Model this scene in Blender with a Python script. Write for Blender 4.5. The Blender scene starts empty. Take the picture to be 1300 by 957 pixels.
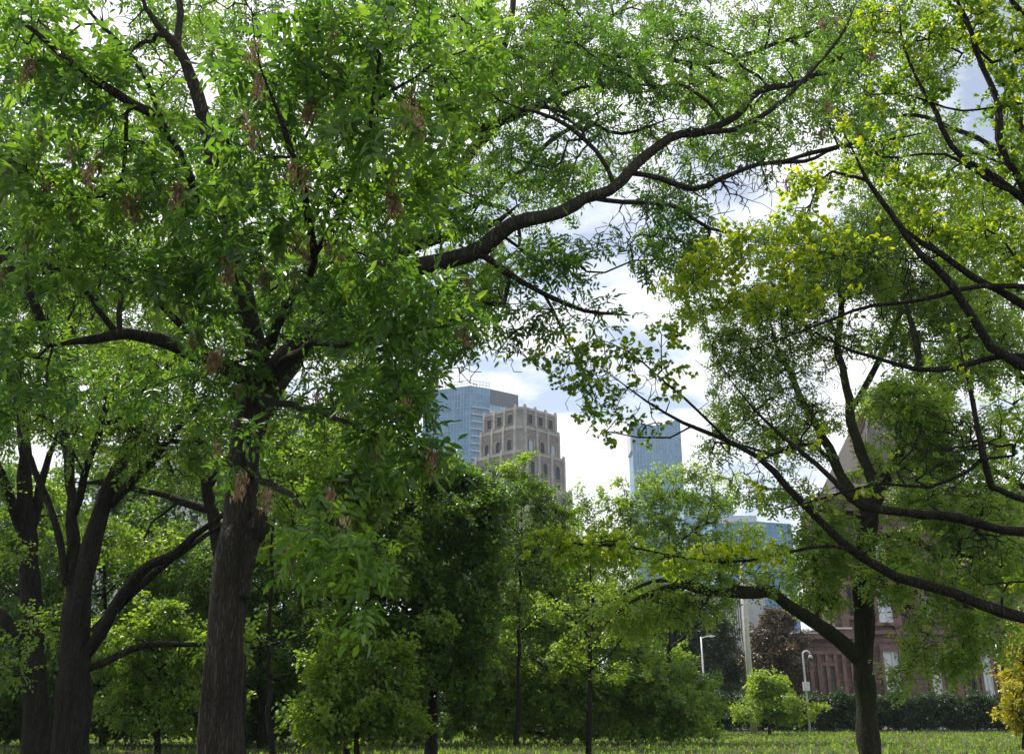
import bpy, math, random
import numpy as np
from mathutils import Vector
random.seed(7)
rng = np.random.default_rng(11)
R = math.radians
sc = bpy.context.scene
COL = sc.collection

# ------------------------------------------------------------------ camera
F = 1264.0
PITCH = R(20)
CAMH = 1.6
cp, sp = math.cos(PITCH), math.sin(PITCH)
cam = bpy.data.cameras.new('camera')
cam.lens = 35; cam.sensor_width = 36; cam.shift_y = -45.5/1300
cam.clip_end = 6000; cam.clip_start = 0.05
camo = bpy.data.objects.new('camera', cam); COL.objects.link(camo)
camo.location = (0, 0, CAMH); camo.rotation_euler = (R(90)+PITCH, 0, 0)
sc.camera = camo

# ------------------------------------------------------------------ light
SUN_EL, SUN_AZ = R(58), R(-50)
w = bpy.data.worlds.new('World'); sc.world = w; w.use_nodes = True
nt = w.node_tree; nt.nodes.clear()
out = nt.nodes.new('ShaderNodeOutputWorld'); bg = nt.nodes.new('ShaderNodeBackground')
sky = nt.nodes.new('ShaderNodeTexSky'); sky.sky_type = 'NISHITA'; sky.sun_disc = False
sky.sun_elevation = SUN_EL; sky.sun_rotation = SUN_AZ; sky.air_density = 1.0; sky.dust_density = 1.5
tc = nt.nodes.new('ShaderNodeTexCoord'); sepd = nt.nodes.new('ShaderNodeSeparateXYZ')
nt.links.new(tc.outputs['Generated'], sepd.inputs[0])
mz = nt.nodes.new('ShaderNodeMath'); mz.operation = 'MAXIMUM'; mz.inputs[1].default_value = 0.0
nt.links.new(sepd.outputs[2], mz.inputs[0])
az_ = nt.nodes.new('ShaderNodeMath'); az_.operation = 'ADD'; az_.inputs[1].default_value = 0.18
nt.links.new(mz.outputs[0], az_.inputs[0])
dv = nt.nodes.new('ShaderNodeVectorMath'); dv.operation = 'DIVIDE'
cmb = nt.nodes.new('ShaderNodeCombineXYZ')
nt.links.new(az_.outputs[0], cmb.inputs[0]); nt.links.new(az_.outputs[0], cmb.inputs[1]); cmb.inputs[2].default_value = 1
nt.links.new(tc.outputs['Generated'], dv.inputs[0]); nt.links.new(cmb.outputs[0], dv.inputs[1])
cn = nt.nodes.new('ShaderNodeTexNoise'); cn.inputs['Scale'].default_value = 1.9
cn.inputs['Detail'].default_value = 9; cn.inputs['Roughness'].default_value = 0.58; cn.inputs['Distortion'].default_value = 0.4
nt.links.new(dv.outputs[0], cn.inputs['Vector'])
cr = nt.nodes.new('ShaderNodeValToRGB')
cr.color_ramp.elements[0].position = 0.40; cr.color_ramp.elements[0].color = (0.18, 0.18, 0.18, 1)
cr.color_ramp.elements[1].position = 0.52; cr.color_ramp.elements[1].color = (1, 1, 1, 1)
nt.links.new(cn.outputs['Fac'], cr.inputs[0])
mx = nt.nodes.new('ShaderNodeMixRGB'); mx.inputs[2].default_value = (9.2, 9.3, 9.5, 1)
nt.links.new(cr.outputs[0], mx.inputs[0]); nt.links.new(sky.outputs[0], mx.inputs[1])
nt.links.new(mx.outputs[0], bg.inputs[0]); bg.inputs[1].default_value = 0.115
nt.links.new(bg.outputs[0], out.inputs[0])
sd = Vector((math.sin(SUN_AZ)*math.cos(SUN_EL), math.cos(SUN_AZ)*math.cos(SUN_EL), math.sin(SUN_EL)))
sl = bpy.data.lights.new('sun', 'SUN'); sl.energy = 5.0; sl.angle = R(0.53); sl.color = (1, 0.95, 0.86)
so = bpy.data.objects.new('sun', sl); COL.objects.link(so); so.rotation_euler = sd.to_track_quat('Z', 'Y').to_euler()
so.location = (0, 0, 60)
sc.view_settings.view_transform = 'Standard'; sc.view_settings.look = 'None'
sc.view_settings.exposure = 0.37; sc.view_settings.gamma = 1.0; sc.view_settings.use_curve_mapping = False
sc.render.engine = 'CYCLES'
cy = sc.cycles
cy.max_bounces = 7; cy.diffuse_bounces = 4; cy.glossy_bounces = 2; cy.transmission_bounces = 5
cy.volume_bounces = 0; cy.transparent_max_bounces = 4; cy.sample_clamp_indirect = 6
cy.use_denoising = True

# ------------------------------------------------------------------ helpers
def ray(px, py):
    dx = (px-650)/F; dz = (433-py)/F
    return dx, cp - dz*sp, sp + dz*cp
def P(px, py, Y):
    dx, dy, dz = ray(px, py); t = Y/dy
    return np.array((dx*t, Y, CAMH + dz*t))
def Zt(py, Y): return P(650, py, Y)[2]
def Xt(px, py, Y): return P(px, py, Y)[0]
def mpp(py, Y): return Y/ray(650, py)[1]/F          # metres per pixel
def project(p):
    p = np.atleast_2d(p)
    y = p[:, 1]*cp + (p[:, 2]-CAMH)*sp; z = -p[:, 1]*sp + (p[:, 2]-CAMH)*cp
    return 650 + F*p[:, 0]/y, 433 - F*z/y
def tag(o, label=None, cat=None, group=None, kind=None):
    if label: o['label'] = label
    if cat: o['category'] = cat
    if group: o['group'] = group
    if kind: o['kind'] = kind
    return o
def empty(name, loc, label, cat, group=None):
    o = bpy.data.objects.new(name, None); COL.objects.link(o); o.location = loc
    o.empty_display_size = 0.2
    return tag(o, label, cat, group)
def child(o, parent):
    o.parent = parent; o.matrix_parent_inverse.identity()
    return o
class MB:
    def __init__(s): s.v = []; s.f = []
    def add(s, vs, fs):
        b = len(s.v); s.v += [tuple(map(float, v)) for v in vs]; s.f += [tuple(b+i for i in f) for f in fs]
    def box(s, x0, x1, y0, y1, z0, z1):
        s.add([(x0,y0,z0),(x1,y0,z0),(x1,y1,z0),(x0,y1,z0),(x0,y0,z1),(x1,y0,z1),(x1,y1,z1),(x0,y1,z1)],
              [(0,3,2,1),(4,5,6,7),(0,1,5,4),(1,2,6,5),(2,3,7,6),(3,0,4,7)])
    def obox(s, c, u, hw, hd, z0, z1):
        """box centred c (x,y), along unit u, half width hw, half depth hd"""
        n = (-u[1], u[0])
        q = [(c[0]+a*hw*u[0]+b*hd*n[0], c[1]+a*hw*u[1]+b*hd*n[1]) for a, b in ((-1,-1),(1,-1),(1,1),(-1,1))]
        s.prism(q, z0, z1)
    def prism(s, pts, z0, z1, top=None):
        n = len(pts); t = top or pts
        s.add([(p[0],p[1],z0) for p in pts]+[(p[0],p[1],z1) for p in t],
              [tuple(range(n-1,-1,-1)), tuple(range(n, 2*n))]+[(i,(i+1)%n,n+(i+1)%n,n+i) for i in range(n)])
    def tube(s, pts, rads, k=8):
        V, Fc = tube_arrays(np.array(pts, float), np.array(rads, float)*np.ones(len(pts)), k)
        s.add(V, Fc.tolist())
        n = len(pts); b = len(s.v)-n*k
        s.f.append(tuple(b+i for i in range(k))[::-1]); s.f.append(tuple(b+(n-1)*k+i for i in range(k)))
    def build(s, name, m, parent=None, bev=0, smooth=False, origin=None):
        me = bpy.data.meshes.new(name)
        vs = s.v
        if origin is not None: vs = [(a-origin[0], b-origin[1], c-origin[2]) for a, b, c in vs]
        me.from_pydata(vs, [], s.f); me.update()
        if m: me.materials.append(m)
        if smooth: me.polygons.foreach_set('use_smooth', [True]*len(me.polygons))
        o = bpy.data.objects.new(name, me); COL.objects.link(o)
        if parent: child(o, parent)
        if bev:
            b = o.modifiers.new('bevel', 'BEVEL'); b.width = bev; b.segments = 2; b.limit_method = 'ANGLE'
        return o
def tube_arrays(pts, rad, k):
    n = len(pts)
    T = np.empty_like(pts); T[1:-1] = pts[2:]-pts[:-2]; T[0] = pts[1]-pts[0]; T[-1] = pts[-1]-pts[-2]
    T /= np.linalg.norm(T, axis=1)[:, None]+1e-9
    ref = np.array((0, 0, 1.)) if abs(T[0][2]) < 0.8 else np.array((1., 0, 0))
    U = np.empty_like(pts); u = np.cross(T[0], ref); u /= np.linalg.norm(u)
    for i in range(n):
        u = u - T[i]*np.dot(u, T[i]); u /= np.linalg.norm(u)+1e-9; U[i] = u
    W = np.cross(T, U)
    a = np.arange(k)*2*math.pi/k
    V = pts[:, None, :] + rad[:, None, None]*(U[:, None, :]*np.cos(a)[None, :, None] + W[:, None, :]*np.sin(a)[None, :, None])
    i = np.arange(n-1)[:, None]*k; j = np.arange(k)[None, :]; j2 = (j+1) % k
    Fc = np.stack([i+j, i+j2, i+k+j2, i+k+j], -1).reshape(-1, 4)
    return V.reshape(-1, 3), Fc
def quad_mesh(name, V, Q, m, parent=None, smooth=False, attr=None):
    me = bpy.data.meshes.new(name)
    me.vertices.add(len(V)); me.vertices.foreach_set('co', np.ascontiguousarray(V, dtype=np.float32).ravel())
    me.loops.add(Q.size); me.loops.foreach_set('vertex_index', Q.astype(np.int32).ravel())
    me.polygons.add(len(Q)); me.polygons.foreach_set('loop_start', np.arange(0, Q.size, 4, dtype=np.int32))
    me.polygons.foreach_set('loop_total', np.full(len(Q), 4, dtype=np.int32))
    me.update(calc_edges=True)
    if smooth: me.polygons.foreach_set('use_smooth', np.ones(len(Q), dtype=bool))
    if attr is not None:
        for k_, a_ in attr.items():
            at = me.attributes.new(k_, 'FLOAT', 'FACE'); at.data.foreach_set('value', a_.astype(np.float32))
    me.materials.append(m)
    o = bpy.data.objects.new(name, me); COL.objects.link(o)
    if parent: child(o, parent)
    return o

# ------------------------------------------------------------------ materials
def mat(name):
    m = bpy.data.materials.new(name); m.use_nodes = True
    n = m.node_tree; n.nodes.clear()
    o = n.nodes.new('ShaderNodeOutputMaterial'); b = n.nodes.new('ShaderNodeBsdfPrincipled')
    n.links.new(b.outputs[0], o.inputs[0])
    return m, n, b, o
def rgba(c): return (c[0], c[1], c[2], 1)
def noisy(name, c1, c2, scale=3, rough=0.85, bump=0.3, c3=None, stretch=(1,1,1), detail=6, spec=0.3, metal=0, bscale=None):
    m, n, b, o = mat(name)
    tc = n.nodes.new('ShaderNodeTexCoord'); mp = n.nodes.new('ShaderNodeMapping'); mp.inputs['Scale'].default_value = stretch
    n.links.new(tc.outputs['Object'], mp.inputs[0])
    t = n.nodes.new('ShaderNodeTexNoise'); t.inputs['Scale'].default_value = scale; t.inputs['Detail'].default_value = detail
    n.links.new(mp.outputs[0], t.inputs[0])
    r = n.nodes.new('ShaderNodeValToRGB'); r.color_ramp.elements[0].position = 0.35; r.color_ramp.elements[1].position = 0.66
    r.color_ramp.elements[0].color = rgba(c1); r.color_ramp.elements[1].color = rgba(c2)
    if c3:
        e = r.color_ramp.elements.new(0.52); e.color = rgba(c3)
    n.links.new(t.outputs['Fac'], r.inputs[0]); n.links.new(r.outputs[0], b.inputs['Base Color'])
    b.inputs['Roughness'].default_value = rough; b.inputs['Specular IOR Level'].default_value = spec; b.inputs['Metallic'].default_value = metal
    if bump:
        t2 = n.nodes.new('ShaderNodeTexNoise'); t2.inputs['Scale'].default_value = bscale or scale*4; t2.inputs['Detail'].default_value = 5
        n.links.new(mp.outputs[0], t2.inputs[0])
        bu = n.nodes.new('ShaderNodeBump'); bu.inputs['Strength'].default_value = bump; bu.inputs['Distance'].default_value = 0.05
        n.links.new(t2.outputs['Fac'], bu.inputs['Height']); n.links.new(bu.outputs[0], b.inputs['Normal'])
    return m
def bark(name, c1, c2, moss=None, mossamt=0.45):
    m, n, b, o = mat(name)
    tc = n.nodes.new('ShaderNodeTexCoord'); mp = n.nodes.new('ShaderNodeMapping'); mp.inputs['Scale'].default_value = (1, 1, 0.16)
    n.links.new(tc.outputs['Object'], mp.inputs[0])
    v = n.nodes.new('ShaderNodeTexVoronoi'); v.feature = 'DISTANCE_TO_EDGE'; v.inputs['Scale'].default_value = 34
    t = n.nodes.new('ShaderNodeTexNoise'); t.inputs['Scale'].default_value = 9; t.inputs['Detail'].default_value = 7
    n.links.new(mp.outputs[0], t.inputs[0])
    mxv = n.nodes.new('ShaderNodeMixRGB'); mxv.inputs[0].default_value = 0.12
    n.links.new(mp.outputs[0], mxv.inputs[1]); n.links.new(t.outputs['Color'], mxv.inputs[2]); n.links.new(mxv.outputs[0], v.inputs[0])
    rv = n.nodes.new('ShaderNodeValToRGB'); rv.color_ramp.elements[0].position = 0.0; rv.color_ramp.elements[1].position = 0.3
    n.links.new(v.outputs['Distance'], rv.inputs[0])
    r = n.nodes.new('ShaderNodeValToRGB'); r.color_ramp.elements[0].color = rgba(c1); r.color_ramp.elements[1].color = rgba(c2)
    r.color_ramp.elements[0].position = 0.3; r.color_ramp.elements[1].position = 0.7
    n.links.new(t.outputs['Fac'], r.inputs[0])
    mm = n.nodes.new('ShaderNodeMixRGB'); mm.blend_type = 'MULTIPLY'; mm.inputs[0].default_value = 0.55
    n.links.new(r.outputs[0], mm.inputs[1]); n.links.new(rv.outputs[0], mm.inputs[2])
    last = mm
    if moss:
        t3 = n.nodes.new('ShaderNodeTexNoise'); t3.inputs['Scale'].default_value = 1.4; t3.inputs['Detail'].default_value = 8
        n.links.new(tc.outputs['Object'], t3.inputs[0])
        r3 = n.nodes.new('ShaderNodeValToRGB'); r3.color_ramp.elements[0].position = 0.42; r3.color_ramp.elements[1].position = 0.62
        r3.color_ramp.elements[1].color = (mossamt,)*3+(1,)
        n.links.new(t3.outputs['Fac'], r3.inputs[0])
        m3 = n.nodes.new('ShaderNodeMixRGB'); m3.inputs[2].default_value = rgba(moss)
        n.links.new(r3.outputs[0], m3.inputs[0]); n.links.new(mm.outputs[0], m3.inputs[1]); last = m3
    n.links.new(last.outputs[0], b.inputs['Base Color'])
    b.inputs['Roughness'].default_value = 0.9; b.inputs['Specular IOR Level'].default_value = 0.2
    bu = n.nodes.new('ShaderNodeBump'); bu.inputs['Strength'].default_value = 1.0; bu.inputs['Distance'].default_value = 0.05
    n.links.new(rv.outputs[0], bu.inputs['Height']); n.links.new(bu.outputs[0], b.inputs['Normal'])
    return m
def leafmat(name, cols, trans=0.42, boost=1.5, rough=0.36, yell=1.0):
    m, n, b, o = mat(name)
    a = n.nodes.new('ShaderNodeAttribute'); a.attribute_name = 'tint'
    r = n.nodes.new('ShaderNodeValToRGB')
    els = r.color_ramp.elements
    els[0].position = 0; els[0].color = rgba(cols[0]); els[1].position = 1; els[1].color = rgba(cols[-1])
    for i, c in enumerate(cols[1:-1]):
        e = els.new((i+1)/(len(cols)-1)); e.color = rgba(c)
    n.links.new(a.outputs['Fac'], r.inputs[0]); n.links.new(r.outputs[0], b.inputs['Base Color'])
    b.inputs['Roughness'].default_value = rough; b.inputs['Specular IOR Level'].default_value = 0.55
    tr = n.nodes.new('ShaderNodeBsdfTranslucent')
    mu = n.nodes.new('ShaderNodeMixRGB'); mu.blend_type = 'MULTIPLY'; mu.inputs[0].default_value = 1
    mu.inputs[2].default_value = (1.5*boost*yell, 1.35*boost, 0.5*boost, 1)
    n.links.new(r.outputs[0], mu.inputs[1]); n.links.new(mu.outputs[0], tr.inputs[0])
    ms = n.nodes.new('ShaderNodeMixShader'); ms.inputs[0].default_value = trans
    n.links.new(b.outputs[0], ms.inputs[1]); n.links.new(tr.outputs[0], ms.inputs[2]); n.links.new(ms.outputs[0], o.inputs[0])
    return m
def glass(name, c, rough=0.12, metal=0.0, spec=0.9, var=None, sc_=(1,1,1)):
    m, n, b, o = mat(name)
    b.inputs['Base Color'].default_value = rgba(c); b.inputs['Roughness'].default_value = rough
    b.inputs['Metallic'].default_value = metal; b.inputs['Specular IOR Level'].default_value = spec
    if var:
        tc = n.nodes.new('ShaderNodeTexCoord'); mp = n.nodes.new('ShaderNodeMapping'); mp.inputs['Scale'].default_value = sc_
        n.links.new(tc.outputs['Object'], mp.inputs[0])
        t = n.nodes.new('ShaderNodeTexVoronoi'); t.inputs['Scale'].default_value = 1; t.inputs['Randomness'].default_value = 0.15
        n.links.new(mp.outputs[0], t.inputs[0])
        s = n.nodes.new('ShaderNodeSeparateColor'); n.links.new(t.outputs['Color'], s.inputs[0])
        r = n.nodes.new('ShaderNodeMixRGB'); r.inputs[1].default_value = rgba(c); r.inputs[2].default_value = rgba(var)
        n.links.new(s.outputs[0], r.inputs[0]); n.links.new(r.outputs[0], b.inputs['Base Color'])
    return m
M = {}
M['bark_ash'] = bark('ash_bark', (0.042, 0.036, 0.028), (0.095, 0.083, 0.066))
M['bark_moss'] = bark('mossy_bark', (0.045, 0.04, 0.028), (0.085, 0.075, 0.055), (0.045, 0.065, 0.018), 0.6)
M['bark_dark'] = bark('dark_bark', (0.024, 0.022, 0.018), (0.055, 0.048, 0.038))
M['ash'] = leafmat('ash_leaf', [(0.028,0.072,0.018),(0.044,0.108,0.022),(0.066,0.142,0.026),(0.115,0.20,0.034)], 0.5, 2.0)
M['elm'] = leafmat('elm_leaf', [(0.055,0.11,0.028),(0.09,0.16,0.036),(0.14,0.215,0.045)], 0.55, 2.3)
M['oak'] = leafmat('golden_leaf', [(0.075,0.15,0.020),(0.16,0.235,0.022),(0.29,0.335,0.026)], 0.57, 2.2, yell=1.0)
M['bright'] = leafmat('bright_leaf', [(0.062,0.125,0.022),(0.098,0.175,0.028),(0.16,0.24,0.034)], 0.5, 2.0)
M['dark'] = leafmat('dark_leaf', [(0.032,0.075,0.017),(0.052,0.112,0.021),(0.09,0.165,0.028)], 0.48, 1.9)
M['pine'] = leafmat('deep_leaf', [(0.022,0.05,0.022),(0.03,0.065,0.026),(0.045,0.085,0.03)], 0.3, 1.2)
M['bronze'] = leafmat('bronze_leaf', [(0.05,0.035,0.02),(0.085,0.055,0.03),(0.05,0.06,0.022),(0.14,0.08,0.035)], 0.3, 1.0)
M['yellow'] = leafmat('yellow_leaf', [(0.22,0.24,0.02),(0.34,0.33,0.025),(0.42,0.38,0.03)], 0.4, 1.2)
M['key'] = noisy('ash_key', (0.22,0.13,0.075), (0.36,0.24,0.15), 8, 0.8, 0)

# ------------------------------------------------------------------ trees
def hexleaf(base, d, side, n, l, wd, fold=0.18, curl=0.12):
    """two quads folded along the midrib"""
    up = n
    b0 = base; tip = base + d*l - up*curl*l
    r1 = base + d*l*0.3 + side*wd*0.5 + up*fold*wd; r2 = base + d*l*0.68 + side*wd*0.40 + up*(fold*wd-curl*l*0.4)
    l1 = base + d*l*0.3 - side*wd*0.5 + up*fold*wd; l2 = base + d*l*0.68 - side*wd*0.40 + up*(fold*wd-curl*l*0.4)
    return [b0, r1, r2, tip, l2, l1]
def template(kind, seed):
    g = np.random.default_rng(seed); V = []
    X, Yv, Z = np.eye(3)
    def put(base, ang, tilt, l, wd):
        d = X*math.cos(ang)*math.cos(tilt) + Yv*math.sin(ang)*math.cos(tilt) + Z*math.sin(tilt)
        s = np.cross(Z, d); s /= np.linalg.norm(s)
        roll = g.normal(0, 0.35); nn = np.cross(d, s)
        s2 = s*math.cos(roll)+nn*math.sin(roll); n2 = np.cross(d, s2)
        V.extend(hexleaf(base, d, s2, n2, l*g.uniform(0.85, 1.15), wd))
    if kind == 'pinnate':          # unit = metres, 7 leaflets on a drooping rachis
        L = 0.27; pairs = 3; l, wd = 0.105, 0.040
        for i in range(pairs):
            t = 0.32 + 0.62*i/pairs
            for s in (-1, 1):
                put(X*L*t - Z*0.10*t*t, s*R(g.uniform(48, 68)), -g.uniform(0.05, 0.5), l, wd)
        put(X*L - Z*0.10, g.normal(0, 0.1), -0.45, l*1.1, wd)
    elif kind == 'spray':          # simple leaves alternate on a short twig
        L = 0.30; nl = 8; l, wd = 0.075, 0.042
        for i in range(nl):
            t = (i+0.6)/nl
            put(X*L*t - Z*0.05*t*t + Yv*g.normal(0, 0.012) + Z*g.normal(0, 0.015), (1 if i % 2 else -1)*R(g.uniform(30, 70)), -g.uniform(-0.2, 0.6), l, wd)
    elif kind == 'palmate':        # five-lobed leaves held in twos and threes
        for c in range(3):
            bpt = X*(0.04+0.05*c) + Yv*g.normal(0, 0.07) + Z*g.normal(0, 0.03)
            a0 = g.uniform(-1.0, 1.0)
            for k in range(5):
                put(bpt, a0+R(-64+32*k), -0.6+g.normal(0, 0.25), 0.082*(1-0.12*abs(k-2)), 0.04)
    elif kind == 'clump':          # broad leaves for farther trees
        for i in range(9):
            bpt = np.array((g.uniform(0, 0.34), g.normal(0, 0.09), g.normal(0, 0.06)))
            put(bpt, g.uniform(-1.6, 1.6), g.uniform(-0.7, 0.25), 0.13, 0.088)
    V = np.array(V); nlf = len(V)//6
    Q = np.concatenate([np.array([[0,1,2,3],[0,3,4,5]])+6*i for i in range(nlf)])
    return V, Q
TPL = {k: [template(k, s) for s in range(6)] for k in ('pinnate', 'spray', 'palmate', 'clump')}
def leaves(name, bases, dirs, scale, kind, m, parent, tintbase, tilt=0.5):
    N = len(bases); Vs, Qs, T1 = [], [], []; off = 0
    which = rng.integers(0, 6, N)
    for k in range(6):
        idx = np.where(which == k)[0]
        if not len(idx): continue
        V, Q = TPL[kind][k]
        d = dirs[idx]; d = d/(np.linalg.norm(d, axis=1)[:, None]+1e-9)
        up = np.array((0, 0, 1.)) + rng.normal(0, tilt, (len(idx), 3))
        s = np.cross(up, d); s /= np.linalg.norm(s, axis=1)[:, None]+1e-9
        n = np.cross(d, s)
        sc_ = scale[idx]
        W = bases[idx][:, None, :] + sc_[:, None, None]*(V[None, :, 0:1]*d[:, None, :] + V[None, :, 1:2]*s[:, None, :] + V[None, :, 2:3]*n[:, None, :])
        q = Q[None] + (np.arange(len(idx))*len(V))[:, None, None] + off
        off += len(idx)*len(V)
        Vs.append(W.reshape(-1, 3)); Qs.append(q.reshape(-1, 4))
        lf = rng.normal(0, 0.13, (len(idx), len(Q)//2))
        T1.append(np.clip(np.repeat(tintbase[idx][:, None]+lf, 2, axis=1), 0, 1).ravel())
    return quad_mesh(name, np.concatenate(Vs), np.concatenate(Qs), m, parent, attr={'tint': np.concatenate(T1)})

# openings in the canopy where the crowns leave off and the sky shows
GAPS = [(690,525,140,95),(610,475,55,36),(810,480,60,100),(825,410,30,60),(770,345,32,38),(785,275,36,30),(700,462,90,26),
        (118,45,42,34),(130,20,60,30),(255,105,26,42),(262,130,20,25),(1225,95,30,45),(1240,170,28,26),(1205,130,22,18),
        (1060,250,36,16),(960,245,30,16),(915,255,36,20),(748,180,22,16),(775,140,18,12),(855,150,25,14),
        (55,580,40,26),(1095,470,34,26),(1060,500,24,22),(1115,545,30,16),(870,520,30,60),(900,620,26,22),(955,670,30,34),(1000,660,18,24),
        (330,60,14,12),(345,170,14,10),(560,175,22,14),(500,130,16,12),(605,180,22,14),(640,225,20,10),(870,470,40,70),(740,560,80,50)]
def in_gap(p, gaps, soft=0.12):
    px, py = project(p)
    bad = np.zeros(len(px), bool)
    for gx, gy, rx, ry in gaps:
        d = ((px-gx)/rx)**2 + ((py-gy)/ry)**2
        bad |= d < 1 - soft + rng.normal(0, 0.12, len(px))
    return bad

def catmull(pts, step):
    pts = np.array(pts, float); n = len(pts)
    if n == 2:
        k = max(2, int(np.linalg.norm(pts[1][:3]-pts[0][:3])/step)+1)
        return pts[0] + (pts[1]-pts[0])*np.linspace(0, 1, k)[:, None]
    ext = np.vstack([2*pts[0]-pts[1], pts, 2*pts[-1]-pts[-2]]); res = []
    for i in range(n-1):
        p0, p1, p2, p3 = ext[i:i+4]
        k = max(1, int(np.linalg.norm(p2[:3]-p1[:3])/step))
        t = (np.arange(k)/k)[:, None]
        res.append(0.5*((2*p1)+(-p0+p2)*t+(2*p0-5*p1+4*p2-p3)*t**2+(-p0+3*p1-3*p2+p3)*t**3))
    res.append(pts[-1][None]); return np.vstack(res)
class Skel:
    def __init__(s, cap=60000):
        s.pos = np.zeros((cap, 3)); s.dir = np.zeros((cap, 3)); s.par = np.full(cap, -1); s.pre = np.zeros(cap); s.n = 0; s.chains = []
    def push(s, p, par, pre=0.0):
        i = s.n; s.pos[i] = p; s.par[i] = par; s.pre[i] = pre
        d = p - s.pos[par] if par >= 0 else np.array((0, 0, 1.)); s.dir[i] = d/(np.linalg.norm(d)+1e-9)
        s.n += 1; return i
    def near(s, p): return int(np.argmin(((s.pos[:s.n]-p)**2).sum(1)))
    def limb(s, pts, wob=0.03, step=0.22):
        """pts: (px, py, Y, width_px)"""
        q = []
        for px, py, Y, wd in pts:
            a = P(px, py, Y); q.append((a[0], a[1], a[2], 0.43*wd*mpp(py, Y)))
        q = catmull(q, step); wobv = rng.normal(0, 1, (len(q), 3)); m_ = len(q); q[:, 3] *= np.clip((m_-np.arange(m_))/(0.22*m_), .25, 1) if pts[-1][3] < 13 else 1
        k = np.array([.25,.5,.25]); 
        for c in range(3): wobv[:, c] = np.convolve(wobv[:, c], k, 'same')
        k_ = np.arange(m_)[:, None]*step; a_ = np.minimum(1, k_/1.5)*np.minimum(0.034, 0.3*q[:, 3:4]+.012)*np.clip((.2-q[:, 3:4])/.08, .04, 1)
        ph_ = rng.uniform(0, 6.28, 6)
        q[:, :3] += a_*np.hstack([np.sin(k_*2.9+ph_[i])+.4*np.sin(k_*6.7+ph_[i+3]) for i in range(3)])
        q[1:, :3] += wobv[1:]*np.minimum(wob, q[1:, 3:4]*0.5+0.012)
        if s.n == 0: prev = -1; ch = []
        else: prev = s.near(q[0, :3]); ch = [prev]
        for r in q:
            prev = s.push(r[:3], prev, max(r[3], 0.006)*(1+rng.normal(0, 0.05))); ch.append(prev)
        s.chains.append(ch)
    def grow(s, A, step=0.2, curve=0.18, jit=0.035, bias=0.35, minpar=0):
        A = np.array(A)
        S0 = s.pos[:s.n][::2]
        d0 = np.array([((S0-a)**2).sum(1).min() for a in A])
        for a in A[np.argsort(d0)]:
            v = a - s.pos[minpar:s.n]; d = np.sqrt((v**2).sum(1))+1e-6
            cs = (v*s.dir[minpar:s.n]).sum(1)/d
            j = int(np.argmin(d*(1+bias*(1-cs))))+minpar; L = d[j-minpar]
            if s.n > len(s.par)-40: return
            n = max(1, int(math.ceil(L/step)))
            c = rng.normal(0, curve*L, 3)*0.5 + s.dir[j]*L*0.22; c[2] += 0.10*L
            prev = j; ch = [j]
            for i in range(1, n+1):
                t = i/n
                p = s.pos[j]*(1-t)+a*t + c*(t*(1-t)*2) + (rng.normal(0, jit, 3) if i < n else 0)
                prev = s.push(p, prev); ch.append(prev)
            s.chains.append(ch)
    def finish(s, tip=0.006, expo=0.42, rmax=None):
        n = s.n; cnt = np.zeros(n); kids = np.bincount(s.par[1:n][s.par[1:n] >= 0], minlength=n)
        cnt[kids == 0] = 1
        for i in range(n-1, 0, -1):
            if s.par[i] >= 0: cnt[s.par[i]] += cnt[i]
        s.cnt = cnt; s.rad = tip*np.maximum(cnt, 1)**expo
        if rmax: s.rad = np.minimum(s.rad, rmax)
        s.rad = np.where(s.pre[:n] > 0, s.pre[:n], s.rad)
        for i in range(1, n):
            if s.pre[i] == 0: s.rad[i] = min(s.rad[i], s.rad[s.par[i]]*0.9 if s.rad[s.par[i]] > tip else tip)
    def mesh(s, name, m, parent, origin):
        Vs, Qs, off = [], [], 0
        for ch in s.chains:
            if len(ch) < 2: continue
            pts = s.pos[ch].copy(); r = s.rad[ch].copy(); r[0] = min(r[0], r[1]*1.35)
            keep = [0]+[i for i in range(1, len(ch)) if np.linalg.norm(pts[i]-pts[i-1]) > 1e-4]
            pts = pts[keep]; r = r[keep]
            if len(pts) < 2: continue
            rm = r.max(); k = 14 if rm > 0.12 else 9 if rm > 0.04 else 6 if rm > 0.015 else 4
            V, Q = tube_arrays(pts, r, k)
            if rm > 0.08:
                ph = np.tile(np.arange(k), len(pts)); cen = np.repeat(pts, k, 0); ax = np.repeat(np.arange(len(pts)), k)
                V = cen + (V-cen)*(1 + 0.06*np.sin(ph*2*math.pi*3/k+ax*0.21)+0.04*np.sin(ph*2*math.pi*2/k-ax*0.5+1))[:, None]
            Vs.append(V); Qs.append(Q+off); off += len(V)
        return quad_mesh(name, np.concatenate(Vs)-origin, np.concatenate(Qs), m, parent, smooth=True)
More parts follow.
